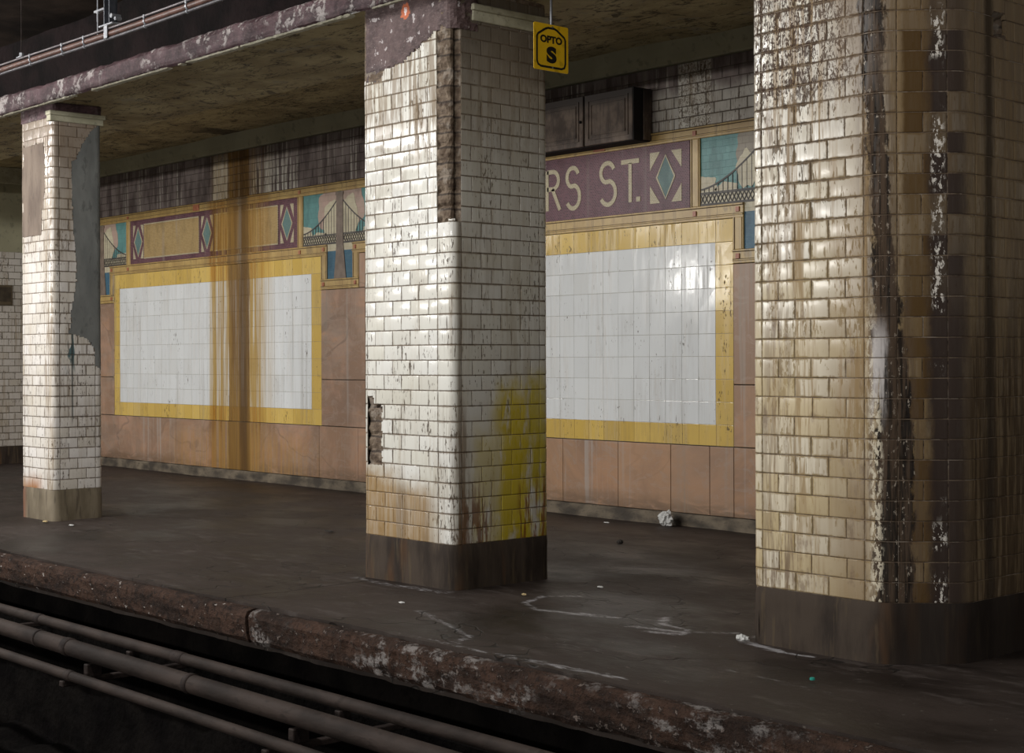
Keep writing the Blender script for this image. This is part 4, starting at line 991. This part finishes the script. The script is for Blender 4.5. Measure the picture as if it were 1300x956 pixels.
# ------------------------------------------------------------------ conduits over the track and their hanger
CYL = 4.33
def czl(x): return 3.185+.004*math.sin(x*1.7)
line = frange(X0+.05, .5, .25)
for nm, dy, dz, rr_, mt, lb in (('conduit',.0,0,.018,'rustpipe','red-brown conduit pipe running under the dark track ceiling'),('thin_conduit',-.012,.029,.0065,'greypipe','thin grey conduit clipped along the top of the red-brown pipe'),('cable',-.006,-.030,.0095,'blackcable','dark cable slung directly below the red-brown pipe')):
    mb = MB(); mb.tube([(x, CYL+dy, czl(x)+dz) for x in line], rr_, 12); cnd = put(mb.build(nm, M[mt], smooth=True), lb, 'pipe' if nm != 'cable' else 'cable')
    if nm == 'conduit': main_pipe = cnd
cl = []
for i, xx in enumerate((-9.52,-9.05,-8.75,-7.98,-7.50,-7.05,-10.1,-10.7,-6.5,-6.0)):
    mb = MB(); zc = czl(xx)
    mb.tube([(xx-.007,CYL,zc),(xx+.007,CYL,zc)], .0225, 14); mb.box(xx-.007, xx+.007, CYL-.022, CYL+.0, zc+.012, zc+.036, .002); mb.tube([(xx-.006,CYL-.006,zc-.030),(xx+.006,CYL-.006,zc-.030)], .0125, 12)
    o = mb.build('pipe_clip', M['steel']); o.parent = main_pipe; o['label'] = 'bright steel clip'
root = empty('pipe_hanger', (-8.45, CYL, 3.6), 'grey steel strut hanger holding the overhead pipes to the ceiling', 'hanger')
mb = MB(); mb.box(-8.475,-8.465,CYL-.02,CYL+.03,3.235,3.76,.001); mb.box(-8.475,-8.40,CYL+.025,CYL+.034,3.235,3.76,.001); mb.box(-8.41,-8.40,CYL-.02,CYL+.03,3.235,3.76,.001); mb.build('strut', M['bsteel'], root)
mb = MB(); mb.box(-8.52,-8.35,CYL-.030,CYL+.035,3.226,3.238,.002); mb.box(-8.46,-8.42,CYL-.028,CYL-.020,3.15,3.23,.002); mb.build('clamp_plate', M['steel'], root)
mb = MB(); mb.box(-8.62,-8.47,CYL-.012,CYL+.012,3.335,3.350,.002); mb.tube([(-8.59,CYL,3.36),(-8.59,CYL,3.28)], .006, 8); mb.tube([(-8.59,CYL,3.33),(-8.59,CYL,3.345)], .013, 6); mb.build('side_bracket', M['steel'], root)
mb = MB(); mb.tube([(-8.59,CYL,3.75),(-8.59,CYL,3.20)], .0045, 8); mb.build('threaded_rod', M['steel'], root)
mb = MB(); mb.tube([(-8.36,CYL-.03,3.275),(-8.36,CYL+.03,3.275)], .015, 6); mb.tube([(-8.33,CYL-.02,3.255),(-8.33,CYL+.02,3.255)], .012, 6); mb.build('nut', M['steel'], root)
root = empty('pipe_hanger', (-9.68, CYL, 3.6), 'steel rod hanger at the far left end of the overhead pipes', 'hanger')
mb = MB(); mb.tube([(-9.68,CYL,3.75),(-9.68,CYL,3.20)], .003, 8); mb.build('threaded_rod', M['coupling'], root)
mb = MB(); mb.tube([(-9.68,CYL,3.235),(-9.68,CYL,3.255)], .016, 6); mb.box(-9.72,-9.64,CYL-.02,CYL+.02,3.222,3.232,.002); mb.build('clamp_plate', M['steel'], root)

# pipes below the platform edge
def low_pipe(y, zf, r, joints, label):
    root = empty('track_pipe', (-8, y, zf(-8)), label, 'pipe', 'pipes below the platform edge')
    mb = MB(); mb.tube([(x, y, zf(x)) for x in frange(X0+.05, .5, .4)], r, 20); mb.build('pipe_run', M['pipe'], root, smooth=True)
    for jx, jw in joints:
        mb = MB(); mb.tube([(jx-jw,y,zf(jx)),(jx-jw*.9,y,zf(jx)),(jx+jw*.9,y,zf(jx)),(jx+jw,y,zf(jx))], [r,r*1.10,r*1.10,r], 20); mb.build('coupling', M['coupling'], root, smooth=True)
low_pipe(3.72, lambda x: -.245+.004*(x+8), .028, [(-6.55,.05),(-8.1,.03)], 'upper narrow brown pipe just below the platform edge')
low_pipe(3.50, lambda x: -.262+.002*(x+8), .043, [(-7.62,.012),(-7.28,.03),(-6.06,.02),(-8.9,.02)], 'thick brown jointed pipe between the two narrow ones')
low_pipe(3.36, lambda x: -.345+.003*(x+8), .025, [(-6.98,.03),(-8.4,.02)], 'lowest narrow brown pipe at the bottom left')
# pipe brackets off the wall
for i, bx in enumerate((-10.6,-8.75,-7.02,-5.2,-3.0,-1.0)):
    mb = MB(); zl = -.345+.003*(bx+8)-.025-.003
    mb.box(bx-.02,bx+.02,3.33,4.19,zl-.028,zl,.004); mb.box(bx-.02,bx+.02,3.46,3.54,zl,-.262+.002*(bx+8)-.0455,.004); mb.box(bx-.02,bx+.02,3.69,3.75,zl,-.245+.004*(bx+8)-.030,.004)
    put(mb.build('pipe_bracket', M['coupling']), 'dark bracket under the track pipes', 'bracket', 'brackets under the track pipes')

# ------------------------------------------------------------------ litter
def scrap(name, p, sx, sy, sz, mat, label, cat, seed, sub=8, rot=0):
    mb = MB()
    def fn(u, v):
        th_ = u; ph = v; d = Vector((math.cos(th_)*math.cos(ph), math.sin(th_)*math.cos(ph), math.sin(ph)))
        k = 1+.45*N3(d.x*2.2+seed, d.y*2.2, d.z*2.2, 4); x_, y_ = d.x*sx*k, d.y*sy*k
        return (p[0]+x_*math.cos(rot)-y_*math.sin(rot), p[1]+x_*math.sin(rot)+y_*math.cos(rot), max(.0, sz+d.z*sz*k*1.0))
    mb.grid([2*math.pi*i/(sub*2) for i in range(sub*2+1)], [-math.pi/2+math.pi*i/sub for i in range(sub+1)], fn)
    o = mb.build(name, mat); return put(o, label, cat)
scrap('crumpled_paper', (-7.37,8.13), .060, .042, .052, M['paper'], 'crumpled white paper lying against the foot of the back wall', 'litter', 1, 12)
scrap('paper_scrap', (-5.929,4.60), .022, .010, .004, M['paper'], 'white paper scrap on the floor near the platform edge, below the middle pillar', 'litter', 3)
scrap('paper_scrap', (-5.621,5.68), .020, .012, .004, M['paper'], 'lone white paper scrap on the open floor right of the middle pillar', 'litter', 4)
scrap('stone_chip', (-6.88,7.137), .024, .018, .012, M['pebble'], 'small dark stone on the floor between middle pillar and crumpled paper', 'litter', 5)
scrap('paper_scrap', (-10.75,4.98), .030, .014, .006, M['tan'], 'tan scrap at the foot of the left pillar', 'litter', 6)
scrap('paper_scrap', (-10.38,5.01), .026, .012, .005, M['paper'], 'white scrap just right of the left pillar foot', 'litter', 7)
scrap('paper_scrap', (-5.70,5.21), .016, .009, .005, M['tan'], 'tan crumb beside the right corner of the middle pillar', 'litter', 8)
scrap('plaster_lump', (-4.135,5.035), .030, .020, .014, M['paper'], 'white plaster lump at the left foot of the broad right pillar', 'litter', 9)
scrap('paper_scrap', (-7.81,7.96), .028, .010, .004, M['paper'], 'thin pale scrap near the back wall under the white panel', 'litter', 10)
scrap('stone_chip', (-8.75,6.15), .05, .012, .006, M['pebble'], 'dark sliver on the floor between the left and middle pillars', 'litter', 11)
mb = MB(); mb.tube([(-3.46,4.62,.001),(-3.46,4.62,.008),(-3.46,4.62,.010)], [.010,.010,.007], 12); put(mb.build('bottle_cap', M['teal']), 'teal bottle cap on the floor in front of the right pillar', 'litter')

# ------------------------------------------------------------------ light
def tube_light(x, y, z, power, length=1.25, w=.14, col=(1,.985,.96)):
    l = bpy.data.lights.new('track_lamp', 'AREA'); l.shape = 'RECTANGLE'; l.size = length; l.size_y = w; l.energy = power; l.color = col
    o = bpy.data.objects.new('track_lamp', l); C.objects.link(o); o.location = (x, y, z)
    d = Vector((0, .8, -.6)); o.rotation_euler = d.to_track_quat('-Z', 'Y').to_euler()
for x, pw in ((-16.3,100),(-13.4,112),(-10.6,118),(-7.6,76),(-4.6,40),(-1.6,22),(1.6,22)):
    tube_light(x, 1.9, 3.38, pw)
for x in (-18, -13, -8, -3):            # added fill lights without a seen source, to brighten the upper wall
    l = bpy.data.lights.new('fill_light', 'AREA'); l.shape = 'RECTANGLE'; l.size = 3.6; l.size_y = .16; l.energy = 150; l.color = (1,.97,.92)
    o = bpy.data.objects.new('fill_light', l); C.objects.link(o); o.location = (x, -5.5, 2.75); o.rotation_euler = Vector((0, .97, -.25)).to_track_quat('-Z', 'Y').to_euler()
w = bpy.data.worlds.new('world'); sc.world = w; w.use_nodes = True
w.node_tree.nodes['Background'].inputs[0].default_value = (1, .96, .9, 1); w.node_tree.nodes['Background'].inputs[1].default_value = .33

# ------------------------------------------------------------------ camera
th = math.radians(42); rl = math.radians(.2); f = 1924.
fwd = Vector((-math.cos(th), math.sin(th), 0)); rt = Vector((math.sin(th), math.cos(th), 0)); up = Vector((0,0,1))
cx_ = rt*math.cos(rl) - up*math.sin(rl); cyv = rt*math.sin(rl) + up*math.cos(rl)
cam = bpy.data.cameras.new('camera'); co = bpy.data.objects.new('camera', cam); C.objects.link(co)
m = Matrix((cx_, cyv, -fwd)).transposed().to_4x4(); m.translation = Vector((0,0,1.2)); co.matrix_world = m
cam.sensor_width = 36; cam.lens = f/1300*36; cam.shift_y = -(478-457)/1300; cam.clip_start = .05
sc.camera = co
sc.view_settings.view_transform = 'Standard'; sc.view_settings.look = 'None'; sc.view_settings.gamma = 1; sc.view_settings.use_curve_mapping = False
sc.view_settings.exposure = 0.0
